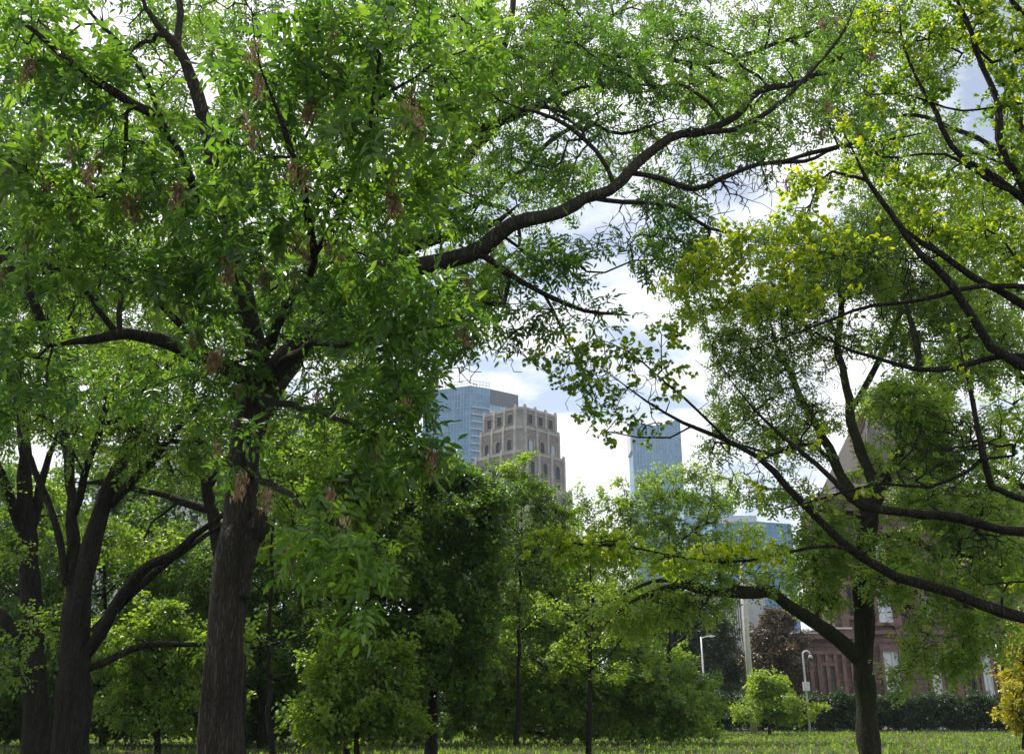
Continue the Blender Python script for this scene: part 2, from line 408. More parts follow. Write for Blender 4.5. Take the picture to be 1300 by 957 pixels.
def sample(clumps, dens, gaps, shell=0.0):
    out = []
    for c in clumps:
        px, py, Y, rx, ry = c[:5]; dm = c[5] if len(c) > 5 else 1.0
        n = max(3, int(dens*dm*rx*ry/1000)); k = mpp(py, Y)
        g = rng.normal(0, 1, (n, 3)); g /= np.linalg.norm(g, axis=1)[:, None]
        u = rng.uniform(shell, 1, n)**(1/2.4)
        ctr = P(px, py, Y); q_ = rng.uniform(0, 6, 4)
        u *= 0.86+0.26*np.sin(g[:, 0]*3.1+q_[0])*np.cos(g[:, 2]*2.7+q_[1])+0.16*np.sin(g[:, 1]*5+g[:, 2]*6+q_[2])
        u = np.where(rng.random(n) < 0.13, u*rng.uniform(1.1, 1.7, n), u)
        p = ctr + g*u[:, None]*np.array((rx*k, 0.5*(rx+ry)*k, ry*k))
        out.append(p)
    out = np.concatenate(out)
    out = out[out[:, 2] > 0.4]
    out = out[out[:, 1] > 3.2]
    if gaps is not None: out = out[~in_gap(out, gaps)]
    return out
TREES = {}
def tree(name, label, cat, limbs, clumps, leaf, lm, bm, dens=6, lsize=1.0, per=1.5, gaps=GAPS, group=None, step=0.2,
         tip=0.006, maxcnt=3, spread=1.0, rmax=None, shell=0.0, tint=(0.5, 0.2), expo=0.42, droop=0.25, leafgap=None, hubs=True, bare=None, lfun=None):
    s = Skel()
    for l in limbs: s.limb(l)
    nl = s.n
    if hubs:
        H = np.array([P(c[0], c[1], c[2]) for c in clumps]); H = H[H[:, 2] > 0.5]
        s.grow(H, step=step*1.5, curve=0.22, jit=step*0.25)
    A = sample(clumps, dens*DENSK, gaps, shell)
    s.grow(A, step=step, jit=step*0.16, minpar=min(6, nl-1))
    nleaf = s.n
    if bare:
        s.grow(sample(bare, 42, None, 0), step=step, curve=.35, jit=step*.16, minpar=min(6, nl-1))
    s.finish(tip, expo, rmax)
    base = s.pos[0].copy(); base[2] = 0
    root = empty(name, base, label, cat, group)
    s.mesh('trunk', bm, root, base)
    idx = np.where((s.cnt[:nleaf] <= maxcnt) & (s.pre[:nleaf] < 0.02))[0]
    reps = rng.poisson(per*PERK, len(idx)) + (s.cnt[idx] == 1)*(rng.random(len(idx)) < 0.5)
    idx = np.repeat(idx, reps)
    b = s.pos[idx] + rng.normal(0, 0.03*spread, (len(idx), 3))
    if leafgap is not None:
        k = ~in_gap(b, leafgap); b = b[k]; idx = idx[k]
    d = s.dir[idx]*0.7 + rng.normal(0, 0.62, (len(idx), 3)); d[:, 2] -= droop
    # slow light/dark variation of the leaf colour from bough to bough
    ph = rng.uniform(0, 6, 3)
    slow = 0.12*(np.sin(b[:, 0]*1.3+ph[0])+np.sin(b[:, 1]*1.1+ph[1])+np.sin(b[:, 2]*1.7+ph[2]))
    tb = tint[0] + slow + rng.normal(0, tint[1], len(b))
    leaves('crown', b-base, d, lsize*(1 if lfun is None else lfun(b))*rng.uniform(0.6, 1.25, len(b)), leaf, lm, root, tb)
    TREES[name+label[:8]] = (s, root, base)
    print(name, label[:30], 'nodes', s.n, 'leaf groups', len(b))
    return s, root, base
def jgrid(x0, x1, y0, y1, st, Y, r, dY=1.5, j=0.35, keep=1.0, dm=1.0):
    o = []
    for x in np.arange(x0, x1, st):
        for y in np.arange(y0, y1, st):
            if random.random() > keep: continue
            o.append((x+random.uniform(-j, j)*st, y+random.uniform(-j, j)*st, Y+random.uniform(-dY, dY), r*random.uniform(.8, 1.25), r*random.uniform(.6, 1.0), dm))
    return o
DENSK, PERK = 4.5, 1.9
#BUILD_START

# ================================================================== GROUND
def sheet(name, x0, x1, y0, y1, z, m, nx=2, ny=2, amp=0):
    mb = MB(); xs = np.linspace(x0, x1, nx); ys = np.linspace(y0, y1, ny)
    for y in ys:
        for x in xs: mb.v.append((x, y, z + (amp*math.sin(x*.13)*math.cos(y*.11) if amp else 0)))
    for j in range(ny-1):
        for i in range(nx-1): mb.f.append((j*nx+i, j*nx+i+1, (j+1)*nx+i+1, (j+1)*nx+i))
    return tag(mb.build(name, m), kind='structure')
M['lawn'] = noisy('lawn', (0.045,0.036,0.024), (0.045,0.075,0.02), 0.35, 0.95, 0.6, (0.03,0.05,0.014))  # bare soil patches and grass; the darkest green puts tree shade into the colour
M['asphalt'] = noisy('asphalt', (0.045,0.045,0.047), (0.06,0.06,0.06), 12, 0.9, 0.2)
M['concrete'] = noisy('concrete', (0.28,0.27,0.25), (0.36,0.35,0.33), 5, 0.9, 0.15)
sheet('ground', -3000, 3000, -60, 3200, 0, M['lawn'])
sheet('path', -60, 80, 26.0, 28.4, 0.004, M['concrete'])
sheet('road', -200, 260, 66, 80, 0.004, M['asphalt'])
mb = MB(); mb.box(-200, 260, 65.75, 66, 0, 0.13); mb.box(-200, 260, 80, 80.25, 0, 0.13)
tag(mb.build('kerb', M['concrete']), kind='structure')
M['paint'] = noisy('road_paint', (0.7,0.7,0.68), (0.8,0.8,0.78), 9, 0.8, 0)
mb = MB()
for i in range(-30, 40): mb.box(i*6, i*6+3, 72.93, 73.07, 0.008, 0.009)
tag(mb.build('road_marking', M['paint']), kind='structure')
# grass blades at the near part of the lawn that the frame shows
gN = 26000
gb = np.stack([rng.uniform(-30, 34, gN), rng.uniform(34, 64, gN), np.zeros(gN)], 1)
ga = rng.uniform(0, 6.28, gN); gh = rng.uniform(.06, .16, gN); gw = 0.02
V = np.stack([gb+np.stack([np.cos(ga)*gw, np.sin(ga)*gw, 0*ga], 1), gb-np.stack([np.cos(ga)*gw, np.sin(ga)*gw, 0*ga], 1),
              gb+np.stack([-np.cos(ga)*.005+rng.normal(0,.03,gN), rng.normal(0,.03,gN), gh], 1),
              gb+np.stack([np.cos(ga)*.005+rng.normal(0,.03,gN), rng.normal(0,.03,gN), gh], 1)], 1)
g = quad_mesh('lawn_grass', V.reshape(-1, 3), np.arange(gN*4).reshape(-1, 4), M['elm'], attr={'tint': rng.uniform(0, 1, gN)})
tag(g, 'short rough grass of the shaded park lawn', 'grass', kind='stuff')
fN = 9000; fb = np.stack([rng.uniform(-30, 34, fN), rng.uniform(34, 62, fN), rng.uniform(.03, .07, fN)], 1); fd = rng.normal(0, 1, (fN, 3)); fd[:, 2] *= .15
lf_ = leaves('leaf_litter', fb, fd, rng.uniform(.4, .8, fN), 'palmate', M['key'], None, rng.uniform(0, 1, fN), .2)
tag(lf_, 'dry brown leaves scattered over the lawn', 'leaf litter', kind='stuff')

# ================================================================== BUILDINGS
# --- stepped stone tower
M['stone'] = noisy('grey_stone', (0.17,0.163,0.155), (0.27,0.258,0.245), 0.35, 0.9, 0.4, (0.215,0.205,0.195), detail=10, bscale=2)
M['stone_trim'] = noisy('pale_stone', (0.23,0.22,0.21), (0.33,0.315,0.30), 0.5, 0.9, 0.3, detail=8)
M['stone_panel'] = noisy('brick_panel', (0.14,0.12,0.11), (0.21,0.18,0.165), 1.2, 0.92, 0.3, detail=8)
M['pane'] = glass('dark_window_glass', (0.012,0.016,0.022), 0.35, 0, 0.12)
M['pane_lit'] = glass('pale_window_glass', (0.22,0.27,0.32), 0.25, 0, 0.8)
def stone_tower():
    Yc = 250.; k = 250/0.965/F
    cx = Xt(660, 560, Yc); root = empty('stone_tower', (cx, Yc, 0), 'stepped grey stone office tower with buttressed crown and small dark windows', 'tower')
    d = 1/math.sqrt(2)
    tiers = [  # (half side, cut, z0, z1)
        (7.2, 1.56, Zt(541, 241), Zt(517, 241)), (7.75, 1.65, Zt(572, 240), Zt(541, 240)),
        (8.7, 1.8, Zt(615, 239), Zt(572, 239)), (9.9, 1.9, Zt(690, 238), Zt(615, 238)), (12, 2.0, 0, Zt(690, 236))]
    def rot(u, v): return ((u-v)*d, (u+v)*d)
    wm = None; mats = {}
    body = MB(); trim = MB(); panels = []; wins = []
    for ti, (h, c, z0, z1) in enumerate(tiers):
        oct_ = [rot(*q) for q in ((-h+c,-h),(h-c,-h),(h,-h+c),(h,h-c),(h-c,h),(-h+c,h),(-h,h-c),(-h,-h+c))]
        body.prism(oct_, z0, z1)
        o2 = lambda e: [rot(*q) for q in ((-h+c-e*.4,-h-e),(h-c+e*.4,-h-e),(h+e,-h+c-e*.4),(h+e,h-c+e*.4),(h-c+e*.4,h+e),(-h+c-e*.4,h+e),(-h-e,h-c+e*.4),(-h-e,-h+c-e*.4))]
        trim.prism(o2(0.22), z1-0.55, z1+0.12)          # ledge
        if ti < 4: trim.prism(o2(0.16), z0+0.02, z0+0.4)
        fl = h-c
        nb = 3
        # buttresses on every side with small caps
        for side in range(4):
            a = side*math.pi/2
            def pt(u, v):
                uu, vv = u*math.cos(a)-v*math.sin(a), u*math.sin(a)+v*math.cos(a); return rot(uu, vv)
            for b in range(nb+1):
                u = -fl + 2*fl*b/nb
                q = [pt(u-.34, -h-.45), pt(u+.34, -h-.45), pt(u+.34, -h+.1), pt(u-.34, -h+.1)]
                q2 = [pt(u-.3, -h-.3), pt(u+.3, -h-.3), pt(u+.3, -h+.1), pt(u-.3, -h+.1)]
                trim.prism(q, z0+.05, z1-.9); trim.prism(q, z1-.9, z1+0.75, q2)
            bw = 2*fl/nb
            for b in range(nb):
                u = -fl+bw*(b+.5)
                # spandrel panels
                q = [pt(u-bw*.5+.5, -h-.12), pt(u+bw*.5-.5, -h-.12), pt(u+bw*.5-.5, -h+.1), pt(u-bw*.5+.5, -h+.1)]
                H = z1-z0
                if ti == 0: panels.append((q, z1-1.6, z1-.7)); ws = [(z0+H*.22, z0+H*.68, .8, False)]
                elif ti == 1: panels.append((q, z0+H*.62, z0+H*.86)); ws = [(z0+H*.10, z0+H*.52, .78, True)]
                elif ti == 2: panels.append((q, z0+H*.78, z0+H*.9)); ws = [(z0+H*.36, z0+H*.74, .78, True), (z0+H*.04, z0+H*.2, .7, False)]
                elif ti == 3: ws = [(z0+H*f, z0+H*(f+.13), .7, False) for f in (.06,.28,.5,.74)]
                else: ws = []
                if side in (0, 3):
                    for w0, w1, hw, ar in ws: wins.append((pt, u, h, w0, w1, hw, ar, a))
    body.build('wall', M['stone'], root); trim.build('buttresses', M['stone_trim'], root); 
    for q, za_, zb_ in panels: m_ = MB(); m_.prism(q, za_, zb_); m_.build('spandrel', M['stone_panel'], root)
    for i, (pt, u, h, w0, w1, hw, ar, a) in enumerate(wins):
        f = MB(); g = MB()
        def bar(u0, u1, v0, v1, z0, z1, mbx): mbx.prism([pt(u0, v0), pt(u1, v0), pt(u1, v1), pt(u0, v1)], z0, z1)
        bar(u-hw-.12, u-hw, -h-.26, -h-.002, w0-.2, w1+.25, f); bar(u+hw, u+hw+.12, -h-.26, -h-.002, w0-.2, w1+.25, f)
        bar(u-hw, u+hw, -h-.26, -h-.002, w1, w1+.25, f); bar(u-hw-.3, u+hw+.3, -h-.34, -h-.002, w0-.4, w0-.2, f)
        if ar:
            bar(u-hw, u-hw*.6, -h-.2, -h-.003, w1-.35, w1, f); bar(u+hw*.6, u+hw, -h-.2, -h-.003, w1-.35, w1, f)
        bar(u-hw, u+hw, -h-.05, -h-.004, w0-.2, w1, g)
        fo = f.build('window', M['stone'], root)
        g.build('pane', M['pane_lit'] if random.random() < .06 else M['pane'], fo)
    # low stair head on the roof
    r = MB(); r.prism([rot(*q) for q in ((-3,-3),(3,-3),(3,3),(-3,3))], tiers[0][3], tiers[0][3]+1.6); r.build('roof_house', M['stone'], root)
stone_tower()

# --- glass towers
M['glass_blue'] = glass('blue_curtain_glass', (0.02,0.12,0.25), 0.35, 0.0, 0.35, (0.06,0.22,0.38), (0.45,0.45,0.30))
M['glass_pale'] = glass('pale_curtain_glass', (0.09,0.22,0.34), 0.35, 0.0, 0.35, (0.2,0.36,0.48), (0.5,0.5,0.3))
M['mullion'] = noisy('grey_mullion', (0.13,0.22,0.32), (0.18,0.28,0.38), 2, 0.5, 0, metal=0.3)
M['slab'] = noisy('floor_edge', (0.42,0.44,0.46), (0.52,0.54,0.56), 2, 0.7, 0)
M['charcoal'] = noisy('charcoal_cladding', (0.035,0.05,0.07), (0.05,0.065,0.09), 1, 0.6, 0)
def curtain(root, pts, z0, z1, fl, bay, gm, depthback, mull=0.12, slab=0.3, closed_back=True, bal=None):
    """faceted curtain wall along plan polyline pts, floors fl m, mullions every bay m"""
    back = [(p[0], max(q[1] for q in pts)+depthback) for p in (pts[-1], pts[0])]
    b = MB(); b.prism(list(pts)+back, z0, z1); b.build('curtain_wall', gm, root)
    m = MB(); s = MB()
    for (x0, y0), (x1, y1) in zip(pts[:-1], pts[1:]):
        L = math.hypot(x1-x0, y1-y0); u = ((x1-x0)/L, (y1-y0)/L); n = (u[1], -u[0])
        nb = max(1, round(L/bay))
        for i in range(nb+1):
            c = (x0+u[0]*L*i/nb+n[0]*.1, y0+u[1]*L*i/nb+n[1]*.1); m.obox(c, u, mull/2, .12, z0, z1)
        z = z1-fl; 
        while z > z0:
            c = ((x0+x1)/2+n[0]*.12, (y0+y1)/2+n[1]*.12); s.obox(c, u, L/2+.1, .18, z-slab/2, z+slab/2); z -= fl
    m.build('mullions', M['mullion'], root); s.build('floor_edges', M['slab'] if bal else M['mullion'], root)
def tower_a():
    Y = 500.; k = Y/.955/F
    C = (Xt(597, 500, Y), Y); Lp = (Xt(538, 500, Y+10), Y+11); Rp = (Xt(621, 500, Y+5), Y+5.5)
    zt = Zt(482, Y)
    root = empty('glass_office_tower', (C[0], Y, 0), 'blue glass office tower with railed roof behind the grey stone tower', 'tower')
    loc = lambda p: (p[0]-C[0], p[1]-Y)
    curtain(root, [loc(Lp), (0, 0), loc(Rp)], 0, zt-3.2, 3.9, 1.9, M['glass_blue'], 28, 0.22, .38)
    # open glass parapet screen
    pr = MB()
    for a, b in ((loc(Lp), (0, 0)), ((0, 0), loc(Rp))):
        L = math.hypot(b[0]-a[0], b[1]-a[1]); u = ((b[0]-a[0])/L, (b[1]-a[1])/L); n = round(L/1.9)
        for i in range(n+1): pr.obox((a[0]+u[0]*L*i/n, a[1]+u[1]*L*i/n), u, .12, .12, zt-3.2, zt)
        for z in (zt-.15, zt-1.8): pr.obox(((a[0]+b[0])/2, (a[1]+b[1])/2), u, L/2, .1, z-.14, z+.14)
    pr.build('roof_railing', M['slab'], root)
    # wing with balcony bands and charcoal plant room
    W0 = (Xt(621.5, 520, Y+7), Y+7); W1 = (Xt(658, 520, Y+18), Y+18.5)
    curtain(root, [loc(W0), loc(W1)], 0, Zt(514, Y+8), 3.9, 2.2, M['glass_pale'], 16, .2, .9, bal=True)
    ph = MB(); a, b = loc(W0), loc(W1); ph.prism([(a[0], a[1]+.5), (b[0], b[1]+.5), (b[0], b[1]+16), (a[0], a[1]+20)], Zt(514, Y+8)+.01, Zt(494, Y+8)); ph.build('plant_room', M['charcoal'], root)
    # balcony slabs on the right face
    bs = MB(); z = zt-3.2-3.9*3; a = (0, 0); b = loc(Rp); L = math.hypot(*b); u = (b[0]/L, b[1]/L); n = (u[1], -u[0])
    while z > 4: bs.obox((b[0]/2+n[0]*.9, b[1]/2+n[1]*.9), u, L/2-.6, .8, z-.18, z+.18); z -= 3.9
    bs.build('balconies', M['slab'], root)
tower_a()
def tower_b():
    Y = 700.; x0, x1 = Xt(803, 560, Y), Xt(864.5, 560, Y); cx = (x0+x1)/2
    root = empty('curved_top_tower', (cx, Y, 0), 'slim blue glass tower with a scooped curved roofline above the treetops', 'tower')
    N = 16; front = []; tops = []
    for i in range(N+1):
        t = i/N; x = x0-cx+(x1-x0)*t; y = -5*math.sin(math.pi*t)
        front.append((x, y)); tops.append(Zt(533 + 8.5*math.sin(math.pi*min(1, t*1.05))**1.3 + (1-t)*1.5, Y))
    V = []; Fc = []
    n = N+1
    for i, (x, y) in enumerate(front): V.append((x, y, 0))
    for i, (x, y) in enumerate(front): V.append((x, y, tops[i]))
    for i, (x, y) in enumerate(front): V.append((x, 26, 0))
    for i, (x, y) in enumerate(front): V.append((x, 26, tops[i]))
    for i in range(N):
        Fc += [(i, i+1, n+i+1, n+i), (n+i, n+i+1, 3*n+i+1, 3*n+i), (2*n+i+1, 2*n+i, 3*n+i, 3*n+i+1)]
    Fc += [(0, n, 3*n, 2*n), (N, 2*n+N, 3*n+N, n+N)]
    b = MB(); b.add(V, Fc); b.build('curtain_wall', M['glass_blue'], root)
    m = MB()
    for i in range(0, N+1): m.obox((front[i][0], front[i][1]-.12), (1, 0), .16, .15, 0, tops[i])
    for i in range(N):
        xa, ya = front[i]; xb, yb = front[i+1]; L = math.hypot(xb-xa, yb-ya); u = ((xb-xa)/L, (yb-ya)/L)
        z = 6
        while z < min(tops[i], tops[i+1])-1: m.obox(((xa+xb)/2, (ya+yb)/2-.1), u, L/2, .12, z-.14, z+.14); z += 4.2
    m.build('mullions', M['mullion'], root)
    s = MB(); s.box(x0-cx-1.4, x0-cx-.02, 1, 22, Zt(572, Y), Zt(545, Y)); s.build('lit_side_strip', M['slab'], root)  # pale strip added for the sunlit left side of the tower
tower_b()
M['conc_pale'] = noisy('pale_concrete', (0.36,0.37,0.38), (0.44,0.45,0.46), 0.6, 0.85, 0.1)
M['brick_red'] = noisy('red_brick', (0.26,0.12,0.09), (0.33,0.16,0.12), 1.5, 0.9, 0.2)
def tower_c():
    Y = 430.; x0, x1 = Xt(910, 700, Y), Xt(1012, 700, Y); cx = (x0+x1)/2
    root = empty('glass_apartment_block', (cx, Y, 0), 'broad pale blue glass block behind the utility pole', 'building')
    curtain(root, [(x0-cx, 4), (Xt(968, 700, Y)-cx, 0), (x1-cx, 6)], 0, Zt(662, Y), 3.6, 2.6, M['glass_blue'], 25, .2, .5)
    p = MB(); p.box(x0-cx+6, 4, 12, 22, Zt(662, Y)+.01, Zt(648, Y)); p.build('plant_room', M['conc_pale'], root)
    x0, x1 = Xt(868, 650, 520.), Xt(932, 650, 520.); cx = (x0+x1)/2
    root = empty('slab_glass_tower', (cx, 520, 0), 'hazy blue glass slab rising just right of the scooped-roof tower, half hidden by bright leaves', 'tower')
    curtain(root, [(x0-cx, 0), (x1-cx, 3)], 0, Zt(628, 520.), 3.8, 2.2, M['glass_pale'], 25, .2, .4)
tower_c()
def ribbed():
    Y = 230.; xa = lambda px: Xt(px, 800, Y); x0, x1 = xa(906), xa(951); cx = (x0+x1)/2
    root = empty('ribbed_office_building', (cx, Y, 0), 'grey office building with close vertical ribs over a red brick base, behind the street lamp', 'building')
    zb = Zt(815, Y); zt = Zt(748, Y)
    g = MB(); g.box(x0-cx, x1-cx, 0, 24, zb, zt); g.build('glazing', M['pane'], root)
    r = MB(); n = 16
    for i in range(n+1):
        x = x0-cx+(x1-x0)*i/n; r.box(x-.13, x+.13, -.5, -.002, zb, zt)
    r.build('ribs', M['conc_pale'], root)
    b = MB()
    z = zb+3.4
    while z < zt-1: b.box(x0-cx, x1-cx, -.22, -.003, z-.3, z+.3); z += 3.4
    b.box(x0-cx-.4, x1-cx+.4, -.8, 24, zt, zt+1.0)
    b.build('floor_bands', M['charcoal'], root)
    l = MB(); l.box(x0-cx-3, x1-cx+.5, -1.6, 24, Zt(829, Y), zb); l.build('ledge', M['stone_trim'], root)
    q = MB(); q.box(x0-cx-2.6, x1-cx, -1.2, 24, 0, Zt(829, Y)-.002); q.build('base_wall', M['brick_red'], root)
    q = MB()
    for px in (924, 934, 944): q.box(xa(px)-cx-.7, xa(px)-cx+.7, -1.26, -1.202, Zt(856, Y), Zt(842, Y))
    q.build('base_windows', M['pane'], root)
    # concrete slab
    Y2 = 245.; a, b_ = Xt(951.5, 800, Y2), Xt(974, 800, Y2); c2 = (a+b_)/2
    root = empty('concrete_slab_building', (c2, Y2, 0), 'tall blank light grey concrete wall block just right of the ribbed building', 'building')
    q = MB(); q.box(a-c2, b_-c2, 0, 20, 0, Zt(738, Y2)); q.build('wall', M['conc_pale'], root, bev=.05)
    for i in range(1, 9):
        q = MB(); q.box(a-c2, b_-c2, -.03, -.002, i*4.6, i*4.6+.12); q.build('joint_strip', M['slab'], root)
    q = MB(); q.box(a-c2-.2, b_-c2+.2, -.2, 20.2, Zt(738, Y2)+.002, Zt(738, Y2)+.6); q.build('roof_edge', M['charcoal'], root)
    # gothic stone hall
    Y3 = 170.; a, b_ = Xt(874, 780, Y3), Xt(911, 780, Y3); c3 = (a+b_)/2
    root = empty('gothic_stone_hall', (c3, Y3, 0), 'old beige stone hall with paired arched windows left of the ribbed building', 'building')
    zt = Zt(755, Y3)
    q = MB(); q.box(a-c3, b_-c3, 0, 14, 0, zt); q.build('wall', M['stone_trim'], root)
    q = MB(); q.box(a-c3-.3, b_-c3+.3, -.35, 14, zt+.002, zt+.6); q.box(a-c3-.2, b_-c3+.2, -.2, -.002, zt-1.5, zt-1.1)
    for x in (a-c3+.35, b_-c3-.35): q.box(x-.35, x+.35, -.5, -.003, 0, zt-.02)
    q.build('cornice', M['stone'], root)
    for zz in (Zt(783, Y3), Zt(815, Y3), Zt(845, Y3)):
        for wx in (-1.3, -.1, 1.1):
            f = MB(); pts = [(-.42, 0), (.42, 0), (.42, 1.6), (.3, 2.0), (0, 2.3), (-.3, 2.0), (-.42, 1.6)]
            x = wx
            n = len(pts); o = [(x+p*1.25, -.12, zz+(zq-.1)*1.1) for p, zq in pts]; i_ = [(x+p, -.12, zz+zq) for p, zq in pts]
            f.add(o+i_+[(v[0], -.002, v[2]) for v in o], [(j, (j+1) % n, n+(j+1) % n, n+j) for j in range(n)]+[(j, 2*n+j, 2*n+(j+1) % n, (j+1) % n) for j in range(n)])
            fo = f.build('window', M['stone'], root)
            g = MB(); g.add([(v[0], -.06, v[2]) for v in i_], [tuple(range(n))]); g.build('pane', M['pane'], fo)
ribbed()

# --- brownstone parliament wing on the right
def stonework(name, c1, c2, mortar, bw=1.1, bh=0.42):
    m, n, b, o = mat(name)
    tc = n.nodes.new('ShaderNodeTexCoord'); sx = n.nodes.new('ShaderNodeSeparateXYZ'); n.links.new(tc.outputs['Object'], sx.inputs[0])
    ad = n.nodes.new('ShaderNodeMath'); ad.operation = 'ADD'; n.links.new(sx.outputs[0], ad.inputs[0]); n.links.new(sx.outputs[1], ad.inputs[1])
    cb = n.nodes.new('ShaderNodeCombineXYZ'); n.links.new(ad.outputs[0], cb.inputs[0]); n.links.new(sx.outputs[2], cb.inputs[1])
    br = n.nodes.new('ShaderNodeTexBrick'); br.inputs['Color1'].default_value = rgba(c1); br.inputs['Color2'].default_value = rgba(c2)
    br.inputs['Mortar'].default_value = rgba(mortar); br.inputs['Scale'].default_value = 1; br.inputs['Brick Width'].default_value = bw
    br.inputs['Row Height'].default_value = bh; br.inputs['Mortar Size'].default_value = 0.03; n.links.new(cb.outputs[0], br.inputs[0])
    t = n.nodes.new('ShaderNodeTexNoise'); t.inputs['Scale'].default_value = .5; t.inputs['Detail'].default_value = 9; n.links.new(tc.outputs['Object'], t.inputs[0])
    r = n.nodes.new('ShaderNodeValToRGB'); r.color_ramp.elements[0].color = (.6,.6,.6,1); r.color_ramp.elements[0].position = .35; r.color_ramp.elements[1].position = .7; r.color_ramp.elements[1].color = (1.15,1.1,1.05,1)
    n.links.new(t.outputs['Fac'], r.inputs[0])
    mm = n.nodes.new('ShaderNodeMixRGB'); mm.blend_type = 'MULTIPLY'; mm.inputs[0].default_value = 1
    n.links.new(br.outputs['Color'], mm.inputs[1]); n.links.new(r.outputs[0], mm.inputs[2]); n.links.new(mm.outputs[0], b.inputs['Base Color'])
    b.inputs['Roughness'].default_value = .9
    bu = n.nodes.new('ShaderNodeBump'); bu.inputs['Strength'].default_value = .6; bu.inputs['Distance'].default_value = .05
    n.links.new(br.outputs['Fac'], bu.inputs['Height']); bu.invert = True; n.links.new(bu.outputs[0], b.inputs['Normal'])
    return m
M['brownstone'] = stonework('brownstone', (0.10,0.062,0.053), (0.165,0.108,0.09), (0.055,0.04,0.036))
M['brown_trim'] = noisy('brownstone_trim', (0.12,0.075,0.063), (0.18,0.118,0.10), 1.5, .9, .3)
M['slate'] = noisy('slate_roof', (0.03,0.026,0.024), (0.055,0.046,0.042), 2.5, .7, .3, stretch=(1,1,3))
M['lead_lit_ledge'] = noisy('flashing_lit_ledge', (0.42,0.42,0.44), (0.5,0.5,0.52), 3, .6, 0)  # pale flashing; on the porch ledges the paleness stands for sunlight
M['blind'] = noisy('window_blind', (0.42,0.46,0.5), (0.55,0.6,0.64), 1.2, .5, 0, spec=.8)
M['sash'] = noisy('dark_sash', (0.05,0.045,0.045), (0.08,0.07,0.07), 4, .6, 0)
def legislature():
    Y = 100.; zt = Zt(634, Y); xL = Xt(1050, 700, Y); xR = xL+75
    root = empty('brownstone_parliament_wing', (xL, Y, 0), 'long red-brown sandstone public building with tall windows and a pyramid roof behind the right-hand trees', 'building')
    body = MB(); body.box(0, xR-xL, 0, 8, 0, zt); body.build('wall', M['brownstone'], root)
    t = MB()
    t.box(-.5, xR-xL, -.6, -.002, zt-.1, zt+.5); t.box(-.3, xR-xL, -.3, -.003, zt-1.5, zt-1.15)
    for z in (Zt(805, Y), Zt(728, Y), Zt(678, Y)): t.box(-.2, xR-xL, -.28, -.003, z, z+.35)
    for i in range(16):
        x = 1.0+i*5.05; t.box(x-.35, x+.35, -.34, -.004, 0, zt-1.55)
    t.box(-.25, xR-xL, -.45, -.005, 0, 1.6)
    t.build('stone_courses', M['brown_trim'], root)
    fl = MB(); fl.box(-.55, xR-xL, -.7, 0, zt+.502, zt+.6); fl.build('cornice_flashing', M['lead_lit_ledge'], root)
    rf = MB(); rf.prism([(0, -.2), (xR-xL, -.2), (xR-xL, 8), (0, 8)], zt+.61, zt+2.4, [(4, 3.5), (xR-xL, 3.5), (xR-xL, 5), (4, 5)]); rf.build('roof', M['slate'], root)
    def win(px0, py0, px1, py1, arch=False, drawn=False):
        pc = (py0+py1)/2; a, b = Xt(px0, pc, Y)-xL, Xt(px1, pc, Y)-xL; z1, z0 = Zt(py0, Y), max(.9, Zt(py1, Y)); h = z1-z0
        f = MB(); e = .28
        f.box(a-e, a, -.24, -.002, z0, z1); f.box(b, b+e, -.24, -.002, z0, z1); f.box(a-e-.15, b+e+.15, -.36, -.002, z0-.32, z0)
        if arch:
            c = (a+b)/2; r = (b-a)/2; n = 10; V = []; 
            for i in range(n+1):
                th = math.pi*i/n
                for rr, yy in ((r, -.24), (r+e+.15, -.24), (r+e+.15, -.002), (r, -.002)): V.append((c-rr*math.cos(th), yy, z1+rr*math.sin(th)))
            Fc = []
            for i in range(n):
                for j in range(4): Fc.append((i*4+j, i*4+(j+1) % 4, (i+1)*4+(j+1) % 4, (i+1)*4+j))
            f.add(V, Fc)
        else: f.box(a-e, b+e, -.3, -.002, z1, z1+.5)
        fo = f.build('window', M['brown_trim'], root)
        s = MB(); c = (a+b)/2; zt_ = z1+((b-a)/2 if arch else 0)
        s.box(a, a+.1, -.14, -.02, z0, z1); s.box(b-.1, b, -.14, -.02, z0, z1); s.box(a+.1, b-.1, -.14, -.02, z0, z0+.1)
        s.box(c-.05, c+.05, -.135, -.02, z0+.1, z1-.12); s.box(a+.1, b-.1, -.145, -.02, z1-.12, z1)
        s.box(a+.1, b-.1, -.15, -.02, z0+h*.55, z0+h*.55+.1); s.build('sash', M['slab'] if drawn else M['sash'], fo)
        g = MB()
        if arch:
            n = 10; r = (b-a)/2
            g.add([(a, -.05, z0), (b, -.05, z0)]+[(c+r*math.cos(math.pi*i/n), -.05, z1+r*math.sin(math.pi*i/n)) for i in range(n+1)], [tuple(range(n+3))])
        else: g.box(a, b, -.05, -.003, z0, z1)
        g.build('pane', M['blind'] if drawn else M['pane'], fo)
    win(1107, 687, 1124, 716, drawn=True); win(1113, 744, 1133, 790, drawn=True); win(1123, 826, 1146, 884, drawn=True)
    for px in (1159, 1184, 1209, 1236, 1263, 1290): win(px, 692, px+13, 714)
    for px in (1169, 1194, 1219, 1246, 1273): win(px, 757, px+13, 785, drawn=(px == 1169))
    for i, px in enumerate((1182, 1203, 1225, 1247, 1269, 1291)): win(px, 828, px+12, 884, arch=True, drawn=i in (0, 3))
    for px in (1072, 1088): win(px, 655, px+9, 672)
    for px in (1070,): win(px, 745, px+12, 782)
    # projecting porch block on the left
    Yp = 92.; a = Xt(1014, 845, Yp)-xL; b = Xt(1086, 845, Yp)-xL; zp = Zt(811, Yp)
    p = MB(); p.box(a, b, Yp-Y, -.006, 0, zp); p.build('porch', M['brownstone'], root)
